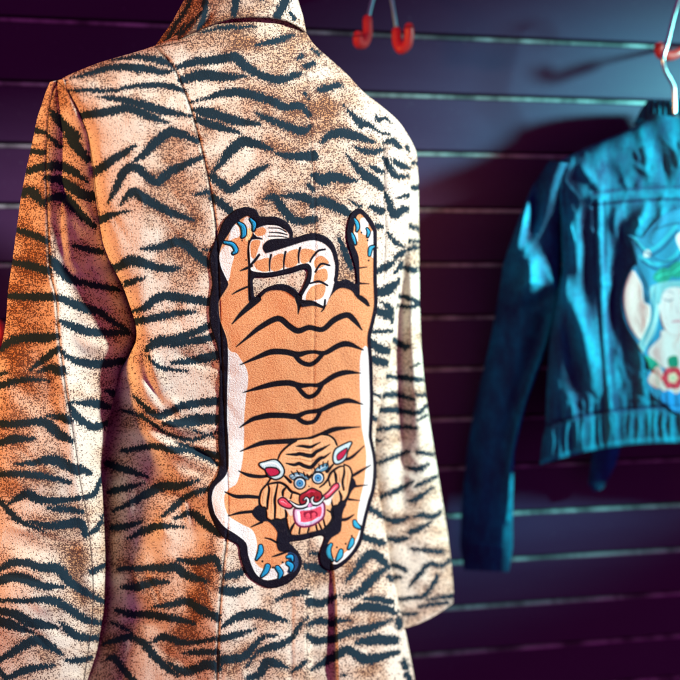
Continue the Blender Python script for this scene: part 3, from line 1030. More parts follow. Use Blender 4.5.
tp.clip = None
# tail, striped, with its brush
tail = [(324.4, 306.5), (329, 298), (332, 290.6), (336, 273), (334, 260.6), (330.6, 250), (321.8, 242.5), (309.4, 240.5), (289, 246.5), (268, 253), (264.5, 252), (262.5, 248), (264, 243.5), (271, 239), (289, 237.6), (286, 230.6), (278, 226), (267.6, 225), (257, 228.5), (253.5, 233), (257, 237),
        (252, 240), (249.5, 246), (250, 256), (250.5, 267), (253, 271), (267.6, 272.4), (287, 268.4), (303, 263.5), (309, 264), (312, 270), (310.5, 282), (304, 293), (302, 300), (312, 305)]
ti = tp.area(tail, (.83, .80, .74), .0003, .3, 'tail', 3)
for P in ([(254, 263), (262, 259), (269.5, 258.5), (268.5, 271), (258, 270)], [(272.5, 257.5), (283.5, 254), (282.5, 268), (271.5, 270.5)], [(287, 253), (299, 249.5), (297.5, 264), (285.5, 267)],
          [(301, 250), (309, 249), (316, 252.5), (309, 261.5), (301, 262.5)], [(314, 261), (321, 255.5), (329, 262), (324, 266), (316, 269)], [(316, 271.5), (326, 269), (327, 280), (314, 283)], [(311, 287), (325, 284.5), (322, 298), (306, 300)],
          [(254, 231), (262, 227), (266, 230), (264, 235), (257, 236)], [(251, 242), (260, 240.5), (258, 250), (255, 258), (251, 256)]):
    tp.area(P, ORANGE, None, .9)
for L in ("271,255,2.5 269.6,262,2.2 269.6,271,1.6", "285.4,252,2.5 284,260,2.2 283.6,269,1.6", "300,248,2.5 298.5,255,2.2 298.8,263,1.6", "325,249.5,2 318,251,2.4 312,258,2.2 310,262,2",
          "329.5,265.5,2 321,264,2.4 315,272,2", "327.5,285.5,2 319,281.5,2.6 310,283.5,2", "323,306.5,1.4 313,302.6,2.4 303,302,2.6", "268,228,1.2 279,228.5,1.4 286,232,1.4", "269,232.5,1.2 280,233,1.6 287,235,1.2", "268,236.3,1.2 279,236.4,1.4 287,237.5,1", "267,224.6,1 278,225.4,1.2 284,229,1",
          "252.5,239,1.5 257,238.2,2.5 262,239,1.5", "249,266.5,2 254,261.5,3 259,255,2.6"):
    tp.line(parse(L)[0], NAVY, -.0003)
tp.line(parse("249,241,2 248,252,2 249.2,266,2.6 248.8,282,2.4 249.5,300,2.4")[0], NAVY, -.0002)
tp.line(parse("248,210,1")[0].repeat(2, 0), NAVY)

# black satin edge all round
tp._put((slice(None), slice(None)), 3.8 - tp.sd, NAVY, .0008, .35, bord)
# body stripes
for L in parse("""
232,324,1.2 241,314,4 252,304,6 258,299,6
298.5,298,7 299,306,3.5 298,314,1
298,301.5,4 305,302.6,4.5 313,303.2,4.2 323,308,1.3
325,300,2 324,308,2 321,312,1
358.8,297,4 364,301,4 368,306,1.5
236,347,1 248,337,3 260.6,327,4.8 278,318.5,5.4 289,326,5.4 298,331,5.4 309,327.5,4.8 322.5,329.5,4.8 334,320,5.4 346.5,315,5.4 353.5,319.5,5 362,330,1.3
240,365,1 257,357.5,3.8 271,352,5.4 285,352,5.4 297.6,354.5,5.4 307,352.5,4 315,352,3.5 325,353,4.4 337.6,346,5 348,344,5.2 363,350,1.3
293.5,354,4 300.6,361.8,4.4 309.4,364.6,4.4 316.5,361,4.2 323.5,353,4
243,392.6,1 260.6,387.4,4.2 274.7,384,5.2 289,383,5.4 299.4,385.6,5.2 310,385,3.5 320,384.7,4.4 334,376,5 346.5,372.4,4.6 360.6,373.2,1
295,384,4 303,393.6,4.4 309,397,4.2 316.5,393.4,4.2 322.5,384,4
251.8,419,1.5 266,415.6,5 285,415.6,5.2 296,416.5,5.2 306,412.5,4 320,410.3,4.4 334,404,5 348,400.6,4.8 363,404.5,1
239.4,427.8,1 247,422.6,3 255,418.4,4.4 270,415.6,5
296,417,4 303,422,4.4 309,422.8,4 315.5,420,4 321,410,4
240,451.5,1 260.6,443.5,4.4 278,441.8,4.6 292,441,5 308,439.4,4.4 320.6,435,4.4 333,429.7,4.6 345,428,3 360,427,1
238.5,471,1 248,475,3.4 259,476.7,3.4 268,476,2.5
225,492,1.2 236,496.5,3.4 248,496.5,3.6 259,497.4,3
228,516,1 239.4,513,2.6 253.5,511.5,3
251,527,1.2 262,522,2.6
364,446,1.2 352,457,3 344,460,2.4
371,465,1.2 359,472,3 351,477,2.6
368,485,1 355,486.4,2.6
360,500.6,1 349,499.4,2.4
354,514.6,1.2 347,519,3 340,520,3
230,594,1 250,586,2
232,294.5,1 238,291,2 247,287,2
240,271,1 246,268.5,2.5 252,266,2
360,268,1.5 367,267,1
360,283.5,2 369,283.8,1
361,297,3 366,301,3 369.5,306,1.2
265,538,1.2 271,539.5,2 277,543,2
272,557,1 278,555,2.2 288,551.5,2
"""):
    tp.line(L, BLACK, -.0005, None, 1.12)
# dark thread under the chin
tp.area([(251.8, 512), (258, 505), (270, 505), (290, 520), (320, 523), (335, 515), (341, 500), (345, 488), (352, 477), (356.5, 485), (352, 491), (349, 498), (345.5, 505), (342.5, 515), (341, 529), (333, 537), (325, 538.5), (306, 540.5), (290, 543), (281, 541), (278, 534), (274.7, 526), (267.6, 521.5), (260.6, 522), (255, 518)], NAVY, .0004, .3, bord, 3)
# dark pad round the hidden claws of both front paws
tp.area([(326, 545), (323, 552), (323, 562), (329, 566), (333, 560), (331, 550), (331, 544)], NAVY, .0004, .3, bord)
tp.area([(289, 552), (297, 556), (298, 566), (292, 573), (287, 572), (290, 564), (287, 557)], (.02, .05, .12), .0004, .2, bord)
tp.area([(331, 549), (334, 538), (345, 534), (354, 530), (357, 537), (352, 543), (347, 545), (332, 549)], ORANGE, None, .9)
# claws
def claw(txt, col=BLUE):
    L = parse(txt)[0]
    K = L.copy(); K[:, 2] += 2.6; L = L.copy(); L[-1, 2] *= .55
    tp.line(K, NAVY, .0)
    tp.line(L, col, .0009, 'claw')
for t_ in ("224.4,242.4,2 232.4,244.4,3.4 236,250.5,3.4 233,253.5,2", "238.8,223,2 243,227,4.2 243.8,234,4 242,237,2", "250.6,219.4,2 254,224,3.8 253.4,230,2.4",
           "260.6,546.4,3 260.4,552,4.4 256.4,559.4,1.6", "267.6,566.4,4.4 265.6,571.6,4.2 261.6,576.4,1.8", "277.4,568,4 280.6,573,4.2 279.2,578,2", "288,563.4,3.6 291.4,566,4.2 290.6,571,2.4", "287.6,557,2.4 291.4,556.6,3.2 292.6,560.4,2"):
    claw(t_)
for t_ in ("354.6,219,1.2 356.6,222.5,2.8 357.8,227,2.8 356.8,231,1.2", "351.8,233.5,1.2 353.6,238,2.6 355.2,243.5,2.2", "367,228.6,1 368.6,232,2.4 367.6,236.4,1.6", "369.4,255,1.8 370.6,248.6,3.2 374,246.4,2", "331,544.6,2 328.6,549,3.6 329,555,4 332,560.4,2", "341,551,3 339.8,555.5,4.4 336.6,560.5,2", "352.4,539.5,2.6 351.4,543.5,3.8 348.6,548.4,2", "354.6,521.5,2.6 356,525,4.2 359.6,527.6,3"):
    claw(t_, (.03, .30, .45))
for x, y, r in [(361.5, 232.5, 1), (367.6, 240.4, 1), (368.6, 260.6, 1), (262.4, 561.4, 1.2), (273, 567.6, 1.2), (282.6, 562.4, 1.2), (336.8, 547.4, 1.1), (345.6, 543.8, 1.1), (351.8, 536, 1.1), (246, 260, .9), (242, 240.6, .9)]:
    tp.dot(x, y, r, BLACK, -.0003)

# head
def hl(P, w, c=BLACK, h=-.0004, name=None, k=1.0):
    if c is BLACK: k *= 1.55
    w = np.interp(np.linspace(0, 1, len(P)), np.linspace(0, 1, len(np.atleast_1d(w))), np.atleast_1d(w))
    tp.line([(x, y, q * k) for (x, y), q in zip(P, w)], c, h, name)


def spot(P, c, name=None, h=.0016, o=1.3, oc=BLACK):
    if o: hl(P + [P[0], P[1]], o * (3.0 if oc is BLACK else 4.6), oc, h - .0004)
    return tp.area(P, c, h, 0, name, 3)


FACE = (.70, .375, .18)
head = [(277.5, 459.5), (281, 452.5), (289, 445), (296, 441), (304, 439.7), (311, 439.3), (316, 437.6), (322, 435.4), (328.5, 436), (334, 439.5), (336.5, 444), (338, 456), (344, 464.5), (349, 467), (351.5, 473), (351.3, 478),
        (349.5, 487), (348, 495), (344.5, 500.5), (340.5, 501.5), (338, 505), (333.5, 506.5), (331.5, 512), (332.3, 518), (329.5, 523.5), (324.5, 528.4), (320.5, 529.6), (315, 531), (309, 532.6), (301, 534.3), (294, 534.8), (289.3, 533), (288.3, 528), (286, 520.5),
        (281.5, 520), (276.5, 519.2), (271.3, 520.6), (266.3, 518.2), (266, 512), (264.6, 508), (261, 507), (259.3, 503), (259.3, 496), (262, 489.5), (267, 484), (271, 478), (275, 466)]
tp.area(head, FACE, .0012, .6, 'head', 3)
hl([(277.5, 460), (281, 452.5), (289, 445), (296, 440.6)], [1.1, 1.6, 1.8])
hl([(322, 434.6), (329, 435.6), (334.3, 439.5), (336.8, 445)], [1, 1.6, 1.4])
hl([(270.5, 478.5), (267, 484), (261.5, 490.5), (259.4, 498), (259.4, 503.5), (261.5, 507.4), (265, 508.3), (266, 514), (266.6, 518.6), (271.3, 521), (276, 519.6), (281, 520.4), (285.6, 519), (286.6, 524), (288.5, 531), (290, 534)], [1.4, 1.8, 2])
hl([(344, 464.5), (349.3, 467), (351.9, 473), (351.6, 478), (349.8, 487), (348.3, 495), (344.6, 501), (340.6, 502), (338, 505.6), (333.4, 507), (331.6, 512), (332.6, 518), (329.6, 524), (324.6, 529)], [1.2, 1.8, 2])
# forehead folds
hl([(296, 446.5), (302, 446.2), (310, 447.2), (316, 444.5), (320.5, 442.3)], [.5, 1.6, 1.8, 1.2, .5], k=1.15)
hl([(286, 454.5), (296, 454.6), (300, 454), (311, 456), (316, 452), (322, 449), (329.5, 444.8)], [.6, 2, 2.2, 2.6, 2.2, 1.8, .5], k=1.1)
hl([(286, 463.4), (294, 465), (299, 463.6), (304, 466), (311, 467.2), (317, 461), (321, 458), (324, 457.5), (330, 453)], [.8, 2.2, 2.2, 2.4, 2.4, 2, .6], k=1.1)
for P in ([(292, 450.5), (301, 450.4), (311, 451.4), (318, 448)], [(288, 459), (300, 459), (311, 461.4), (320, 455)], [(292, 469), (300, 468.6), (309, 471), (320, 463)]):
    hl(P, [.4, 1.1, .4], (.42, .17, .07), .0008)
# cheek tufts
hl([(267, 485), (272, 483.4), (280, 482.8), (286, 486), (291, 491.5), (296, 493.2), (300.5, 495)], [1, 1.6, 1.8, 1.8, 1.2])
hl([(319.5, 487.4), (324, 484), (328, 479), (330, 474), (334, 470), (339, 467), (344, 466)], [1, 1.6, 1.8, 1.6, 1])
for P in ([(268, 485), (269, 490), (267.6, 500), (267, 509)], [(277.5, 484), (276, 492), (274.6, 500), (275, 508), (274.6, 518.6)], [(287, 486.4), (283, 491), (282.6, 496.4)], [(292, 493), (290.4, 498.5)], [(285, 509), (286.2, 515), (285.4, 519.4)],
          [(334, 471), (335.6, 476), (336, 483)], [(344, 467), (344, 474), (342.4, 482), (343.6, 490)], [(328.5, 480), (329.8, 485.6)], [(331, 499), (332.2, 506)], [(339, 491), (341, 497), (340.6, 501.4)], [(327, 510), (331.6, 513)],
          [(294.6, 523), (291.6, 528), (290, 533)], [(300, 526.6), (299, 533.6)], [(309, 526.4), (307.6, 532.6)], [(315.5, 524), (316.8, 530)], [(318.6, 523), (321.4, 529.4)], [(323, 518.6), (325, 527)]):
    hl(P, [1.0, 1.9, 1.3])
for P in ([(264, 490), (262.6, 498), (263, 504)], [(272, 487), (271.4, 498), (270.6, 514)], [(280.6, 508), (280.4, 516)], [(339, 471), (339.6, 480), (338.4, 490)], [(347.6, 471), (347.6, 480), (346, 492)], [(335, 494), (335.6, 502)], [(290, 514), (290.6, 524)], [(327.6, 516), (327.4, 523)],
          [(281, 486), (279.4, 494)], [(295, 528), (294.6, 533)], [(304, 528), (303.6, 533)], [(312, 527), (312.6, 531)]):
    hl(P, [.4, 1.1, .4], (.42, .17, .07), .0008)
# ears
CRES = (.46, .58, .60)
spot([(259.8, 464), (264, 462.6), (274, 460.2), (279.4, 463.2), (283.4, 470), (281.8, 476), (276, 478.8), (271, 477), (268, 475), (265.6, 469.4), (262, 467)], CRES, 'ear', .0016, .8)
tp.area([(264.8, 467.8), (271, 466.6), (277.4, 468), (280.6, 472.2), (277.6, 475.8), (271, 477), (267.2, 474.4)], BLACK, .0010, 0, None, 3)
tp.area([(266, 469), (271, 468.4), (276.6, 469.4), (278.8, 472.4), (276.6, 474.6), (271, 475.8), (268, 473.6)], (.40, .012, .05), .0012, 0, None, 3)
hl([(262, 465), (270, 463), (277, 464.6), (281, 470)], [.5, 1, 1, .5], (.85, .88, .88), .0018)
spot([(336.5, 449.2), (342, 446), (348, 443.2), (351, 442.6), (349.2, 446.5), (346.8, 451.5), (345.2, 458), (341, 462), (336, 463.4), (333.8, 460), (334.2, 454)], CRES, 'ear', .0016, .8)
tp.area([(336.4, 455), (342, 450), (347.6, 447.4), (346.2, 453.6), (342.4, 459.2), (337.4, 461)], BLACK, .0010, 0, None, 3)
tp.area([(337.4, 455.6), (342, 451.4), (346.4, 449), (345, 453.6), (341.6, 458.2), (337.8, 459.6)], (.40, .012, .05), .0012, 0, None, 3)
# brows like plumes
spot([(289.6, 476), (294, 473.4), (299, 472.8), (305, 475.6), (308.6, 479.4), (304, 478.4), (298, 477.6), (293, 479.4)], (.10, .20, .28), None, .0012, .4)
spot([(313, 475.4), (315.4, 470), (321, 465.4), (327.4, 463.6), (327.2, 468.6), (322, 471.4), (317.6, 473)], (.09, .22, .30), None, .0012, .4)
for P in ([(290.5, 476.4), (296, 475), (303, 477)], [(292.6, 478.4), (299, 475.4)], [(315, 473), (320, 469.4), (326, 466)], [(316, 471), (322, 466.8)]):
    hl(P, [.4, .8, .4], (.55, .62, .66), .0014)
for P in ([(291, 471.6), (294, 475)], [(296.6, 470.4), (299, 474.4)], [(303.4, 472), (304.6, 476)], [(318.6, 464.2), (319.2, 468.4)], [(323, 461.8), (322.8, 466.4)], [(328, 461), (326.4, 466)], [(314, 468), (315.4, 471.6)]):
    hl(P, [.7, 1.1])
hl([(284.8, 476.6), (290.4, 482)], [1.4, 2.2]); hl([(333, 464.6), (327, 471.4)], [1.2, 2.6]); hl([(306.8, 474.6), (309, 477.4), (311.6, 474.6)], [1, 2.2, 1]); tp.dot(309, 486.4, .9, BLACK)
# eyes
for x, y in ((299.8, 483.3), (318, 478)):
    tp.dot(x, y, 6.7, BLACK, .0012, 'eye')
    tp.dot(x, y, 5.0, (.48, .54, .56), .0015); tp.dot(x, y, 3.8, (.02, .15, .33), .0018); tp.dot(x, y, 2.2, (.07, .26, .45)); tp.dot(x, y, 1.3, (.01, .05, .14))
hl([(293.6, 480.4), (297, 477.8), (302, 477.6), (306, 481)], [.6, 1.3, 1.3, .6]); hl([(312, 476), (315, 472.8), (319.6, 472.2), (323.6, 475)], [.6, 1.3, 1.3, .6])
# muzzle
tp.area([(277, 501), (281, 496.4), (288, 499), (293, 504), (296, 510), (291, 516), (287, 511), (281, 507)], (.62, .54, .47), .0012, 0, None, 3)
tp.area([(323, 498), (330, 490), (338, 482.4), (340.6, 487), (333, 496), (329.6, 505), (324.6, 504)], (.64, .58, .52), .0012, 0, None, 3)
spot([(295, 510), (303, 508.6), (312, 508.4), (321, 503.6), (323.4, 505.6), (322.8, 516), (317, 521.6), (310, 525), (301, 525.6), (296, 521)], (.62, .40, .55), 'mouth', .0014, .9, (.16, .01, .05))
tp.area([(299.4, 512), (306, 510.6), (313, 509.6), (321, 506.4), (320.6, 516), (312, 521), (300.4, 521.6)], PINK, .0010, 0, None, 3)
tp.area([(303.4, 513), (309, 511.2), (314.4, 511), (317.6, 513.4), (317, 516.6), (313.4, 516), (310.6, 518.4), (305.4, 518.6)], (.22, .008, .03), .0006, 0, None, 3)
for P in ([(305.4, 515.4), (308, 513), (310, 514.6), (310, 518), (306, 518.4)], [(311.4, 514.4), (314, 512.4), (316, 514.4), (314.6, 517), (311.8, 517.4)]):
    tp.area(P, PINK, .0010, 0, None, 3)
tp.area([(297, 512), (299.6, 512.2), (300.4, 520.4), (298.6, 521.6)], (.84, .78, .86), .0016, 0, None, 3)
hl([(300.6, 523), (306, 523.4), (312, 521.8), (318.6, 517.4)], [.8, 1.6, 1.6, .8], (.45, .60, .70), .0016)
hl([(295.6, 508.2), (303, 509.2), (312, 508), (321.4, 503)], [1, 2.0, 2.0, 1], (.60, .72, .78), .0018)
spot([(279, 500.5), (282, 498.4), (285.4, 499.6), (288.4, 503), (292, 505), (290, 507.6), (285, 506.6), (280.4, 504)], PINK, 'tongue', .0016, .8, (.05, .003, .012))
spot([(337.4, 484), (338.2, 487), (334.4, 491), (329.4, 496), (325, 498.4), (323.8, 496.4), (329, 492), (333.4, 486)], PINK, 'tongue', .0016, .8, (.05, .003, .012))
hl([(281, 501.4), (284, 501.8), (287, 504)], [.4, 1, .4], (.84, .36, .42)); hl([(336.4, 486), (332, 490.6), (327, 495)], [.4, 1, .4], (.84, .40, .46))
spot([(300, 500), (300.8, 495.4), (306, 492.4), (310, 489.6), (313, 489), (317, 491), (320.4, 493), (321, 497.6), (317.4, 501.6), (313, 503), (309, 503), (303.6, 504), (301, 503.4)], RED, 'nose', .002, .7)
hl([(306, 494), (310.4, 491.4), (315, 491.8)], [.5, 1.6, .6], (.55, .03, .08), .0022); tp.dot(303.4, 500, 1.7, (.09, .003, .01)); tp.dot(317.6, 497.6, 1.6, (.09, .003, .01))
for P in ([(290, 501.4), (296, 506), (301, 506.8), (306, 505.2), (308.2, 501), (306.4, 498), (304.6, 499.6)], [(313.4, 497), (311.8, 499.6), (312.4, 502.6), (316, 504), (320.4, 502), (324, 497.4)]):
    hl(P, [1.8, 3.4, 3.6, 3.5, 3.2, 2.6, 1.8], BLACK, .0016)
    hl(P, [.5, 1.8, 1.9, 1.9, 1.6, 1.2, .6], (.62, .66, .66), .0024)
tp.area([(309, 503.6), (311, 503), (312.4, 506.4), (308, 507)], (.66, .22, .40), .0014, 0, None, 3)


def shift_up(f, d): return lambda x, y: f(x, y) - d


patch_root = tp.build('tiger_patch', coat, body_Y, .0022)
patch_root['label'] = 'embroidered orange tiger patch with white flanks, blue claws and a thick black border'

# ------------------------------------------------------------------ denim jacket on its hanger
djx = 680.0
den = thing('denim_jacket', 'cropped blue denim jacket hanging on the wall with a moon and woman patch', 'jacket', at(680, 440, 1.08))
half = [(112, 652), (118, 648), (126, 637), (134, 618), (142, 599), (152, 577), (160, 560), (166, 554.5), (175, 554), (190, 556), (215, 560), (240, 561), (270, 562), (290, 558), (320, 553), (345, 549), (400, 546), (428, 545), (440, 542), (466, 539)]
yy = np.arange(112, 467, 3.0)
hx = np.interp(yy, [a for a, b in half], [b for a, b in half])
drows = [(x, y, 2 * djx - x, y) for x, y in zip(hx, yy)]
df = Ras(440, 90, 930, 600, 1, 0.0)
dw = Ras(440, 90, 930, 600, 1, 0.0)          # faded welts, plus fold highlights and valley shade painted in


def mir(P): return [(2 * djx - x, y) for x, y in P]


def dfold(P, a, w, wear_shading=0.0, both=True, taper=True):
    df.fold(P, a, w, taper)
    if wear_shading: dw.fold(P, wear_shading, w * .8, taper)
    if both:
        df.fold(mir(P), a, w, taper)
        if wear_shading: dw.fold(mir(P), wear_shading, w * .8, taper)


for P, a, w, k in [
    ([(566, 160), (560, 180), (556, 200), (566, 230)], .006, 6, .5), ([(578, 164), (590, 178), (604, 194)], .006, 6, .5), ([(640, 125), (646, 150), (652, 186)], .007, 7, .6),
    ([(574, 200), (573, 240), (575, 275)], .007, 7, .6), ([(556, 246), (563, 285), (580, 325), (592, 370), (598, 408)], .010, 10, .8), ([(650, 200), (640, 220), (630, 240)], .007, 6, .6),
    ([(664, 200), (660, 225), (650, 245)], .005, 5, .4), ([(618, 204), (615, 222), (617, 240)], .005, 5, .4), ([(668, 130), (676, 150), (680, 170)], .006, 6, .4),
    ([(584, 205), (586, 250), (588, 300)], -.009, 6, -.4), ([(626, 215), (621, 260), (622, 320), (630, 385)], -.009, 10, -.5), ([(566, 320), (572, 350), (582, 395)], -.008, 7, -.4),
    ([(614, 250), (612, 320), (616, 390)], -.005, 5, -.2), ([(656, 140), (664, 165), (666, 186)], -.006, 5, -.3), ([(600, 160), (612, 172), (620, 186)], -.004, 8, -.2),
    ([(566, 390), (570, 408), (571, 424)], .006, 6, .5), ([(642, 370), (644, 392), (640, 404)], .006, 6, .5), ([(618, 395), (622, 380), (618, 365)], -.004, 4, 0), ([(632, 330), (640, 352), (645, 372)], .004, 6, .2),
    ([(600, 135), (620, 140), (640, 150)], .004, 8, .2)]:
    dfold(P, a, w, k)
# lapped seams (welts), waistband and its gathers
for P, w in (([(593, 199), (630, 195), (680, 193), (730, 195), (767, 199)], 6),):
    df.fold(P, .003, w, False); dw.fold(P, .35, w, False)
WELT = [(599, 202), (600, 250), (603, 310), (607, 370), (611, 410)]
dfold(WELT, .003, 4.5, .45, True, False)
ARM = [(557, 166), (559, 190), (562, 215), (563, 240)]
dfold(ARM, .003, 4, .3, True, False)
for P, k in ((WELT, .9), (ARM, .9)):
    for d in (-4.5, 4.5):
        dfold([(x + d, y) for x, y in P], -.0022, 1.6, -.3, True, False)
for d in (-7.5, 7.5):
    df.fold([(593, 199 + d), (630, 195 + d), (680, 193 + d), (730, 195 + d), (767, 199 + d)], -.0022, 1.6, False)
WB = [(x, 427 - 20 * (1 - abs((x - 680) / 141) ** 2.2)) for x in range(545, 816, 15)]
df.fold(WB, -.0035, 1.8, False); dw.fold(WB, -.7, 2.0, False)
HB = [(x, 463 - 23 * (1 - abs((x - 680) / 141) ** 2.2)) for x in range(541, 820, 15)]
df.fold(HB, .0025, 2.5, False); dw.fold(HB, .6, 2.5, False)
for d in (-6, 6): dw.fold([(593, 199 + d), (630, 195 + d), (680, 193 + d), (730, 195 + d), (767, 199 + d)], -.6, 1.5, False)
r5 = np.random.default_rng(8)
for i in range(34):
    x = 552 + i * 8 + r5.uniform(-2, 2)
    b = 20 * (1 - abs((x - 680) / 141) ** 2.2)
    y0 = 428 - b + 3
    dfold([(x, y0), (x + r5.uniform(-2, 2), y0 + 14), (x + r5.uniform(-2, 2), y0 + 30)], .0045 * r5.uniform(.6, 1.2), 2.3, .5, False)
    if r5.random() < .7:
        dfold([(x + 3, y0 - 2), (x + 3 + r5.uniform(-2, 2), y0 - 10), (x + 2, y0 - 22)], -.003, 2.6, -.2, False)
for i in range(150):
    x, y = r5.uniform(556, 804), r5.uniform(135, 420)
    a = r5.normal(math.pi / 2, .5); l = r5.uniform(8, 26)
    dfold([(x, y), (x + l * .5 * math.cos(a) + r5.uniform(-2, 2), y + l * .5 * math.sin(a)), (x + l * math.cos(a), y + l * math.sin(a))], r5.choice([-1, 1]) * r5.uniform(.0008, .0026), r5.uniform(1.6, 4), r5.uniform(-.2, .3), False)
Xd, Yd = np.meshgrid(440 + np.arange(df.w, dtype=float), 90 + np.arange(df.h, dtype=float))
df.f *= 1.0
df.f += .009 * (smooth_noise(Xd, Yd, 13, 60, 11) - .5) + .004 * (smooth_noise(Xd, Yd, 30, 30, 12) - .5)
yb = lambda s: 23 * (1 - np.abs(s) ** 2.2)
bowd = lambda s, t: -np.interp(t, [0, .45, 1], [0, 0, 1]) * yb(s) + np.interp(t, [0, .12], [1, 0]) * 5 * (1 - s * s)
E_d = lambda py, s, T: 1.06 + np.interp(T, [0, .3, 1], [.0, 0, -.004])
B_d = lambda py, T: np.interp(T, [0, .1, .3, .6, .9, 1], [.02, .05, .068, .06, .055, .05])
gd = tube(drows, 420, 330, 50, E_d, B_d, lambda py, T: np.interp(T, [0, .2, 1], [.01, .05, .05]), lambda x, y: df.at(x, y), 2.6, bowd)


def den_attrs(g, wear_shading=None):
    px, py = g['px'], g['py']
    return dict(wear_shading=dw.at(px, py) if wear_shading is None else wear_shading, pat=np.column_stack([px + np.where(g['back'], 0, 400), py, np.zeros_like(px)]))


t_wb = (428 - 112) / (466 - 112.)
xw = np.interp(gd['py'], [p[1] for p in WELT], [p[0] for p in WELT])
yoke = np.interp(gd['px'], [560, 593, 630, 680, 730, 767, 800], [205, 201, 197, 195, 197, 201, 205])
lab = np.zeros(len(gd['px']), int)
lab[(gd['py'] < yoke)] = 1
side = (gd['py'] >= yoke) & gd['back'] & (np.abs(gd['px'] - djx) > np.abs(xw - djx))
lab[side & (gd['px'] < djx)] = 2
lab[side & (gd['px'] > djx)] = 3
lab[gd['t'] > t_wb] = 4
fl = split(gd, lab)
Ad = den_attrs(gd)
# a waistband stands a little proud of the panels
for i, nme in enumerate(('back_panel', 'yoke', 'side_panel', 'side_panel', 'waistband')):
    mesh(nme, gd['V'], gd['F'][fl == i], M_DENIM, den, Ad)

# sleeves
srows = [(549, 161, 574, 164), (531, 188, 567, 194), (520, 215, 564, 222), (511, 240, 561, 250), (503, 264, 561, 274), (500, 285, 560, 296), (496, 310, 557, 318), (488, 350, 545, 354), (476, 400, 527, 402), (467, 450, 515, 452), (462, 500, 513, 500), (460, 545, 513, 546), (464, 570, 509, 572)]
for sgn in (0, 1):
    rows = srows if sgn == 0 else [(2 * djx - rx, ry, 2 * djx - lx, ly) for lx, ly, rx, ry in srows]
    sf = Ras(430, 140, 930, 600, 1, 0.0); sw = Ras(430, 140, 930, 600, 1, 0.0)  # sw paints lit fold streaks and dark valleys into the sleeve colour
    for P, a, w, k in [([(527, 195), (521, 225), (512, 255)], .034, 8, .7), ([(541, 172), (536, 200), (530, 236)], -.022, 7, -.3), ([(528, 255), (530, 275), (522, 296)], .034, 11, .8),
                       ([(545, 262), (552, 280), (556, 290)], .008, 6, .6), ([(522, 302), (535, 304), (552, 292)], -.012, 6, -.3), ([(508, 277), (520, 258), (534, 238), (546, 214)], .004, 4, .4),
                       ([(557, 300), (547, 340), (530, 388), (518, 430), (511, 470), (508, 520)], .022, 4.5, .9), ([(545, 310), (533, 350), (516, 400), (503, 450)], -.010, 9, -.2),
                       ([(500, 300), (492, 360), (478, 430)], .004, 8, .1), ([(505, 500), (503, 530), (502, 560)], .008, 8, .7), ([(470, 541), (485, 544), (502, 547)], .003, 3, .3), ([(478, 420), (482, 470), (478, 520)], .004, 6, .1)]:
        Q = P if sgn == 0 else mir(P)
        sf.fold(Q, a, w); sw.fold(Q, k, w * .8)
    sf.f += .005 * (smooth_noise(Xd[:sf.h, :sf.w], Yd[:sf.h, :sf.w], 16, 30, 21)[:sf.h, :sf.w] - .5) if Xd.shape[0] >= sf.h and Xd.shape[1] >= sf.w else 0
    gs = tube(rows, 420, 90, 40, lambda py, s, T: np.interp(T, [0, .30, .37, 1], [1.075, 1.085, 1.128, 1.135]) + (-s if sgn == 0 else s) * np.interp(T, [0, .3, 1], [.0, .02, .036]), lambda py, T: np.interp(T, [0, .15, 1], [.055, .035, .022]), lambda py, T: .014 + 0 * T, lambda x, y: sf.at(x, y), 2.0)
    As = den_attrs(gs, sw.at(gs['px'], gs['py']))
    fl = split(gs, np.where(gs['t'] > .935, 1, 0))
    sl = mesh('sleeve', gs['V'], gs['F'][fl == 0], M_DENIM, den, As)
    mesh('cuff', gs['V'], gs['F'][fl == 1], M_DENIM, sl, As)

# front corner of the jacket hanging below the waistband
frows = [(590, 436, 624, 436), (592, 450, 621, 447), (590, 470, 616, 464), (588, 484, 609, 478), (594, 492, 603, 489)]
gf = tube(frows, 60, 40, 20, lambda py, s, T: 1.15 + 0 * s, lambda py, T: .012 + 0 * T, lambda py, T: .006 + 0 * T, lambda x, y: .004 * (smooth_noise(x, y, 7, 12, 5) - .5), 2.2)
mesh('front_hem', gf['V'], gf['F'], M_DENIM, den, den_attrs(gf, np.clip((gf['px'] - 605) / 12, 0, .8)))

# stand collar: soft ribbed neck
krows = [(648, 100, 712, 100), (641, 109, 719, 109), (633, 125, 727, 125)]
gk = tube(krows, 50, 240, 60, lambda py, s, T: 1.098 + 0 * s, lambda py, T: .045 + .008 * T, lambda py, T: .03 + 0 * T, lambda x, y: .0022 * np.sin((x - 680) * 1.15) * np.clip((122 - y) / 4, 0, 1) + .0015 * (smooth_noise(x, y, 9, 9, 5) - .5), 2.2,
          lambda s, t: 4.5 * (1 - s * s) - 3 * (1 - t) * (1 - s * s))
mesh('collar', gk['V'], gk['F'], M_DENIM, den, den_attrs(gk, np.where(gk['t'] > .9, -.6, np.where(gk['t'] > .72, 1.2,  -.1 + .35 * np.sin((gk['px'] - 680) * 1.15)))))


def den_Y(px, py):
    l = np.interp(py, yy, hx); s = np.clip((px - l) / (djx - l) - 1, -.999, .999)
    tt = np.clip((py + 0 - 112) / 354., 0, 1)
    prof = (1 - np.abs(s) ** 2.6) ** (1 / 2.6)
    return E_d(py, s, tt) - B_d(py, tt) * prof - .5 * df.at(px, py)


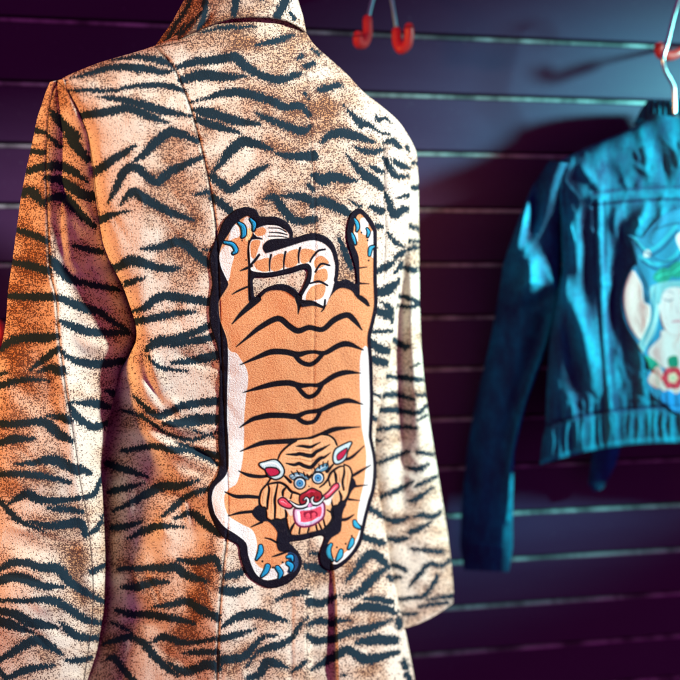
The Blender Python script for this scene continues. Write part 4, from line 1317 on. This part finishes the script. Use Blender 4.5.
# the moon and woman patch
DK = (.02, .06, .10)
MO = [(631, 268), (636, 262), (630, 240), (628, 234), (640, 238), (650, 226), (664, 214), (690, 206), (722, 210), (736, 240), (738, 290), (734, 330), (720, 362), (712, 396), (694, 408), (678, 414), (664, 404), (650, 394), (645, 378), (648, 366), (640, 350), (630, 334), (623, 318), (621, 300), (624, 284)]
dp = Patch(614, 200, 744, 420, .7, catmull(MO, 4, True))
dp.c[:] = (.03, .30, .55); dp.fz[:] = .4
HAIR, SKIN, LEAF = (.03, .34, .58), (.80, .72, .72), (.02, .36, .26)
dp.area([(628, 234), (640, 240), (652, 232), (668, 216), (692, 208), (722, 212), (734, 240), (734, 300), (722, 330), (706, 340), (700, 300), (690, 284), (664, 280), (650, 290), (645, 282), (636, 262)], HAIR, .0006, .5, 'hair')
for P in ([(634, 238), (646, 250), (660, 244), (676, 226)], [(640, 256), (654, 264), (672, 258), (690, 236)], [(690, 214), (712, 226), (720, 250)]):
    dp.line([(x, y, 3) for x, y in P], (.04, .55, .70))
    dp.line([(x + 2, y + 5, 2) for x, y in P], (.01, .08, .2))
dp.area([(676, 236), (690, 230), (704, 236), (708, 250), (696, 258), (682, 252)], (.85, .84, .82), .0006, 0, None)
dp.area([(645, 251), (649, 250), (651, 256), (644, 257)], (.7, .85, .85), None, 0, None)
dp.area([(632, 271), (637, 276), (642, 286), (644, 302), (650, 306), (650, 320), (645, 332), (641, 340), (634, 333), (628, 322), (624, 304), (625, 287)], (.84, .83, .78), .0008, .2, 'moon')
dp.area([(650, 288), (662, 286), (660, 306), (656, 330), (648, 344), (641, 356), (638, 346), (646, 330), (652, 312)], (.25, .60, .66), .0006, .4, 'hair')
dp.line([(654, 292, 1.5), (652, 318, 2), (643, 346, 1)], (.03, .25, .38)); dp.line([(659, 300, 1.2), (655, 322, 1.6), (645, 345, 1)], (.6, .8, .82))
dp.area([(648, 352), (660, 338), (663, 330), (690, 330), (696, 344), (710, 352), (704, 372), (680, 372), (660, 366)], SKIN, .0006, .1, 'shoulders')
dp.area([(658, 296), (664, 287), (680, 284), (694, 288), (697, 304), (694, 320), (684, 333), (674, 336), (665, 330), (660, 316)], (.84, .76, .77), .0012, .1, 'face')
dp.line([(664, 299, 1), (669, 301, 1.6), (673, 299, 1)], (.35, .30, .36)); dp.line([(681, 298, 1), (686, 300, 1.6), (691, 297, 1)], (.35, .30, .36))
dp.line([(663, 293, .8), (669, 291, 1.4), (674, 294, .8)], (.5, .45, .5)); dp.line([(676, 305, .8), (678, 313, 1.4)], (.66, .5, .54)); dp.line([(672, 322, 1.4), (677, 321, 2.4), (682, 322, 1.4)], (.75, .32, .40))
for P in ([(653, 277), (662, 268), (673, 272), (668, 281), (659, 283)], [(669, 268), (680, 261), (689, 266), (684, 276), (673, 277)], [(684, 268), (698, 264), (704, 272), (696, 280), (686, 278)]):
    dp.area(P, LEAF, .001, .3, 'leaf')
dp.line([(656, 278, .8), (664, 274, 1.6), (671, 273, .6)], (.04, .66, .48)); dp.line([(672, 274, .8), (680, 268, 1.8), (687, 267, .6)], (.04, .66, .48)); dp.line([(687, 275, .8), (695, 271, 1.6), (702, 271, .6)], (.04, .66, .48))
dp.area([(655, 286), (664, 282), (682, 281), (697, 285), (702, 300), (699, 318), (697, 306), (690, 292), (676, 287), (664, 291), (660, 304), (656, 300)], (.22, .55, .62), .0014, .3, 'hair')
for P in ([(700, 292, 2), (706, 315, 3), (714, 345, 1)], [(706, 286, 2), (716, 310, 3), (722, 336, 1)], [(646, 252, 1.5), (664, 262, 2), (690, 254, 1)], [(654, 230, 1.5), (672, 224, 2.4), (700, 222, 1)]):
    dp.line(P, (.02, .16, .30))
dp.area([(642, 356), (652, 358), (660, 366), (658, 374), (648, 368)], (.02, .40, .28), .001, .2, 'leaf'); dp.area([(668, 358), (677, 356), (678, 367), (670, 368)], (.01, .25, .16), .001, .2, 'leaf')
dp.area([(652, 372), (658, 366), (663, 374), (660, 388), (652, 386), (648, 380)], (.82, .62, .58), .001, .2, 'flower'); dp.line([(656, 370, 1), (658, 386, 1)], (.3, .6, .45))
dp.area([(660, 388), (664, 380), (668, 386), (690, 386), (694, 392), (676, 398)], (.78, .70, .66), .0006, 0, None)
dp.area([(660, 396), (668, 390), (676, 394), (684, 390), (692, 396), (688, 406), (676, 414), (665, 406)], (.02, .30, .72), .001, .2, 'flower')
a_ = np.linspace(0, 2 * math.pi, 41)[:-1]
dp.area(np.column_stack([673 + (11 + .8 * np.cos(6 * a_)) * np.cos(a_), 378 + (11 + .8 * np.cos(6 * a_)) * np.sin(a_)]), (.72, .05, .09), .0014, .1, 'flower', 0)
dp.area(np.column_stack([673 + (5.0 + .5 * np.cos(5 * a_)) * np.cos(a_), 378 + (5.0 + .5 * np.cos(5 * a_)) * np.sin(a_)]), (.82, .60, .42), None, .1, None, 0)
for q in range(6):
    t_ = q * math.pi / 3 + .5
    dp.line([(673 + 5.6 * math.cos(t_), 378 + 5.6 * math.sin(t_), 1), (673 + 11 * math.cos(t_), 378 + 11 * math.sin(t_), 1.4)], (.35, .01, .03))
dp.dot(673, 378, 2.2, (.5, .62, .4))
dp.sd = np.where(dp.sd > -1, dp.sd, dp.sd)
dp.c *= np.array([.95, .54, .54])
droot = dp.build('moon_patch', den, den_Y, .0035)

# ------------------------------------------------------------------ hanger and wall hooks
hang = thing('clothes_hanger', 'bright steel hook of the hanger carrying the denim jacket', 'hanger', at(676, 112, 1.05))
pts = [at(x, y, Y - .027) for x, y, Y in [(694, 16, 1.085), (699, 2, 1.08), (692, -9, 1.075), (681, -4, 1.072), (675, 12, 1.07), (667, 44, 1.07), (663, 58, 1.07), (665, 70, 1.07), (671, 81, 1.072), (674, 90, 1.073), (674.5, 116, 1.075)]]
V, F = tube_path(pts, .0032, 10, 8)
mesh('hook', V, F, M_STEEL, hang)
pts = [at(x, y, Y - .027) for x, y, Y in [(566, 172, 1.095), (600, 152, 1.085), (640, 132, 1.08), (674.5, 120, 1.08), (710, 132, 1.08), (760, 152, 1.085), (794, 172, 1.095)]]
V, F = tube_path(pts, .007, 10, 6)
mesh('shoulder_bar', V, F, M_WOOD, hang)


def wall_hook(label, wire, tip, rw=.0034, rt=.0080):
    w = [at(*p) for p in wire]; t = [at(*p) for p in tip]
    h = thing('wall_hook', label, 'hook', w[0], 'red tipped wire hooks on the slatted wall')
    V, F = tube_path(w, rw, 10, 6); mesh('wire', V, F, M_WIRE, h)
    V, F = tube_path(t, rt, 12, 8); mesh('red_tip', V, F, M_RED, h)


YT = DW + .012
wall_hook('red tipped wire hook nearest the coat collar, its tip curled to the left', [(380, -18, YT), (378, -16, 1.13), (375, -8, 1.09), (371, 6, 1.085), (367, 24, 1.085)],
          [(367.5, 20, 1.085), (367.5, 34, 1.085), (364, 43, 1.08), (358.5, 43, 1.072), (358, 36, 1.068)])
wall_hook('red tipped wire hook between coat and denim jacket, its tip curled to the right', [(386, -18, YT), (387, -16, 1.13), (390, -8, 1.09), (393, 8, 1.085), (397, 34, 1.085)],
          [(396.5, 32, 1.085), (397, 42, 1.085), (401, 49, 1.08), (407, 45, 1.075), (409, 36, 1.072), (409, 28, 1.07)])
wall_hook('red tipped wire hook behind the steel hanger hook of the denim jacket', [(690, 44, YT), (690, 44, 1.14), (688, 46, 1.10), (684, 49, 1.085)],
          [(688, 47, 1.10), (680, 52, 1.085), (670, 56, 1.083), (661, 54, 1.083), (659, 47, 1.083)])
wall_hook('red tipped wire hook half out of frame beside the left sleeve', [(-26, 318, YT), (-24, 318, 1.15), (-14, 322, 1.10), (-6, 326, 1.08)],
          [(-9, 321, 1.09), (-2, 325, 1.075), (1.5, 333, 1.07), (-1, 342, 1.066)])

# ------------------------------------------------------------------ light
w = bpy.data.worlds.new('World'); scene.world = w; w.use_nodes = True
bg = w.node_tree.nodes['Background']
bg.inputs[0].default_value = (.50, .055, .45, 1); bg.inputs[1].default_value = .37


def spot_lamp(name, loc, target, power, col, angle, blend, size):
    d = bpy.data.lights.new(name, 'SPOT'); o = bpy.data.objects.new(name, d); COL.objects.link(o)
    d.energy = power; d.color = col; d.spot_size = math.radians(angle); d.spot_blend = blend; d.shadow_soft_size = size
    o.location = loc
    o.rotation_euler = (Vector(target) - Vector(loc)).to_track_quat('-Z', 'Y').to_euler()
    return o


def area_lamp(name, loc, target, power, col, sx, sy):
    d = bpy.data.lights.new(name, 'AREA'); o = bpy.data.objects.new(name, d); COL.objects.link(o)
    d.energy = power; d.color = col; d.shape = 'RECTANGLE'; d.size = sx; d.size_y = sy
    o.location = loc
    o.rotation_euler = (Vector(target) - Vector(loc)).to_track_quat('-Z', 'Y').to_euler()
    return o


T_coat = at(215, 330, .75); T_den = at(725, 235, 1.12)
spot_lamp('key_lamp', (1.85, -.06, 2.22), (.221, .724, 1.365), 455, (.90, 1.0, .99), 26, .15, .09)
spot_lamp('teal_fill', (2.0, .20, 1.88), T_den, 500, (.20, 1.0, .96), 38, .7, .12)  # added beside the key to tint the wall and denim teal
spot_lamp('warm_fill', (-1.6, .0, 1.62), at(125, 350, .76), 160, (1.0, .46, .11), 32, .5, .16)  # added fill for the left-facing cloth the key does not reach

scene.view_settings.view_transform = 'Standard'
scene.view_settings.look = 'None'
scene.view_settings.exposure = 0
scene.view_settings.gamma = 1
scene.render.resolution_x = scene.render.resolution_y = 1024
scene.cycles.max_bounces = 6
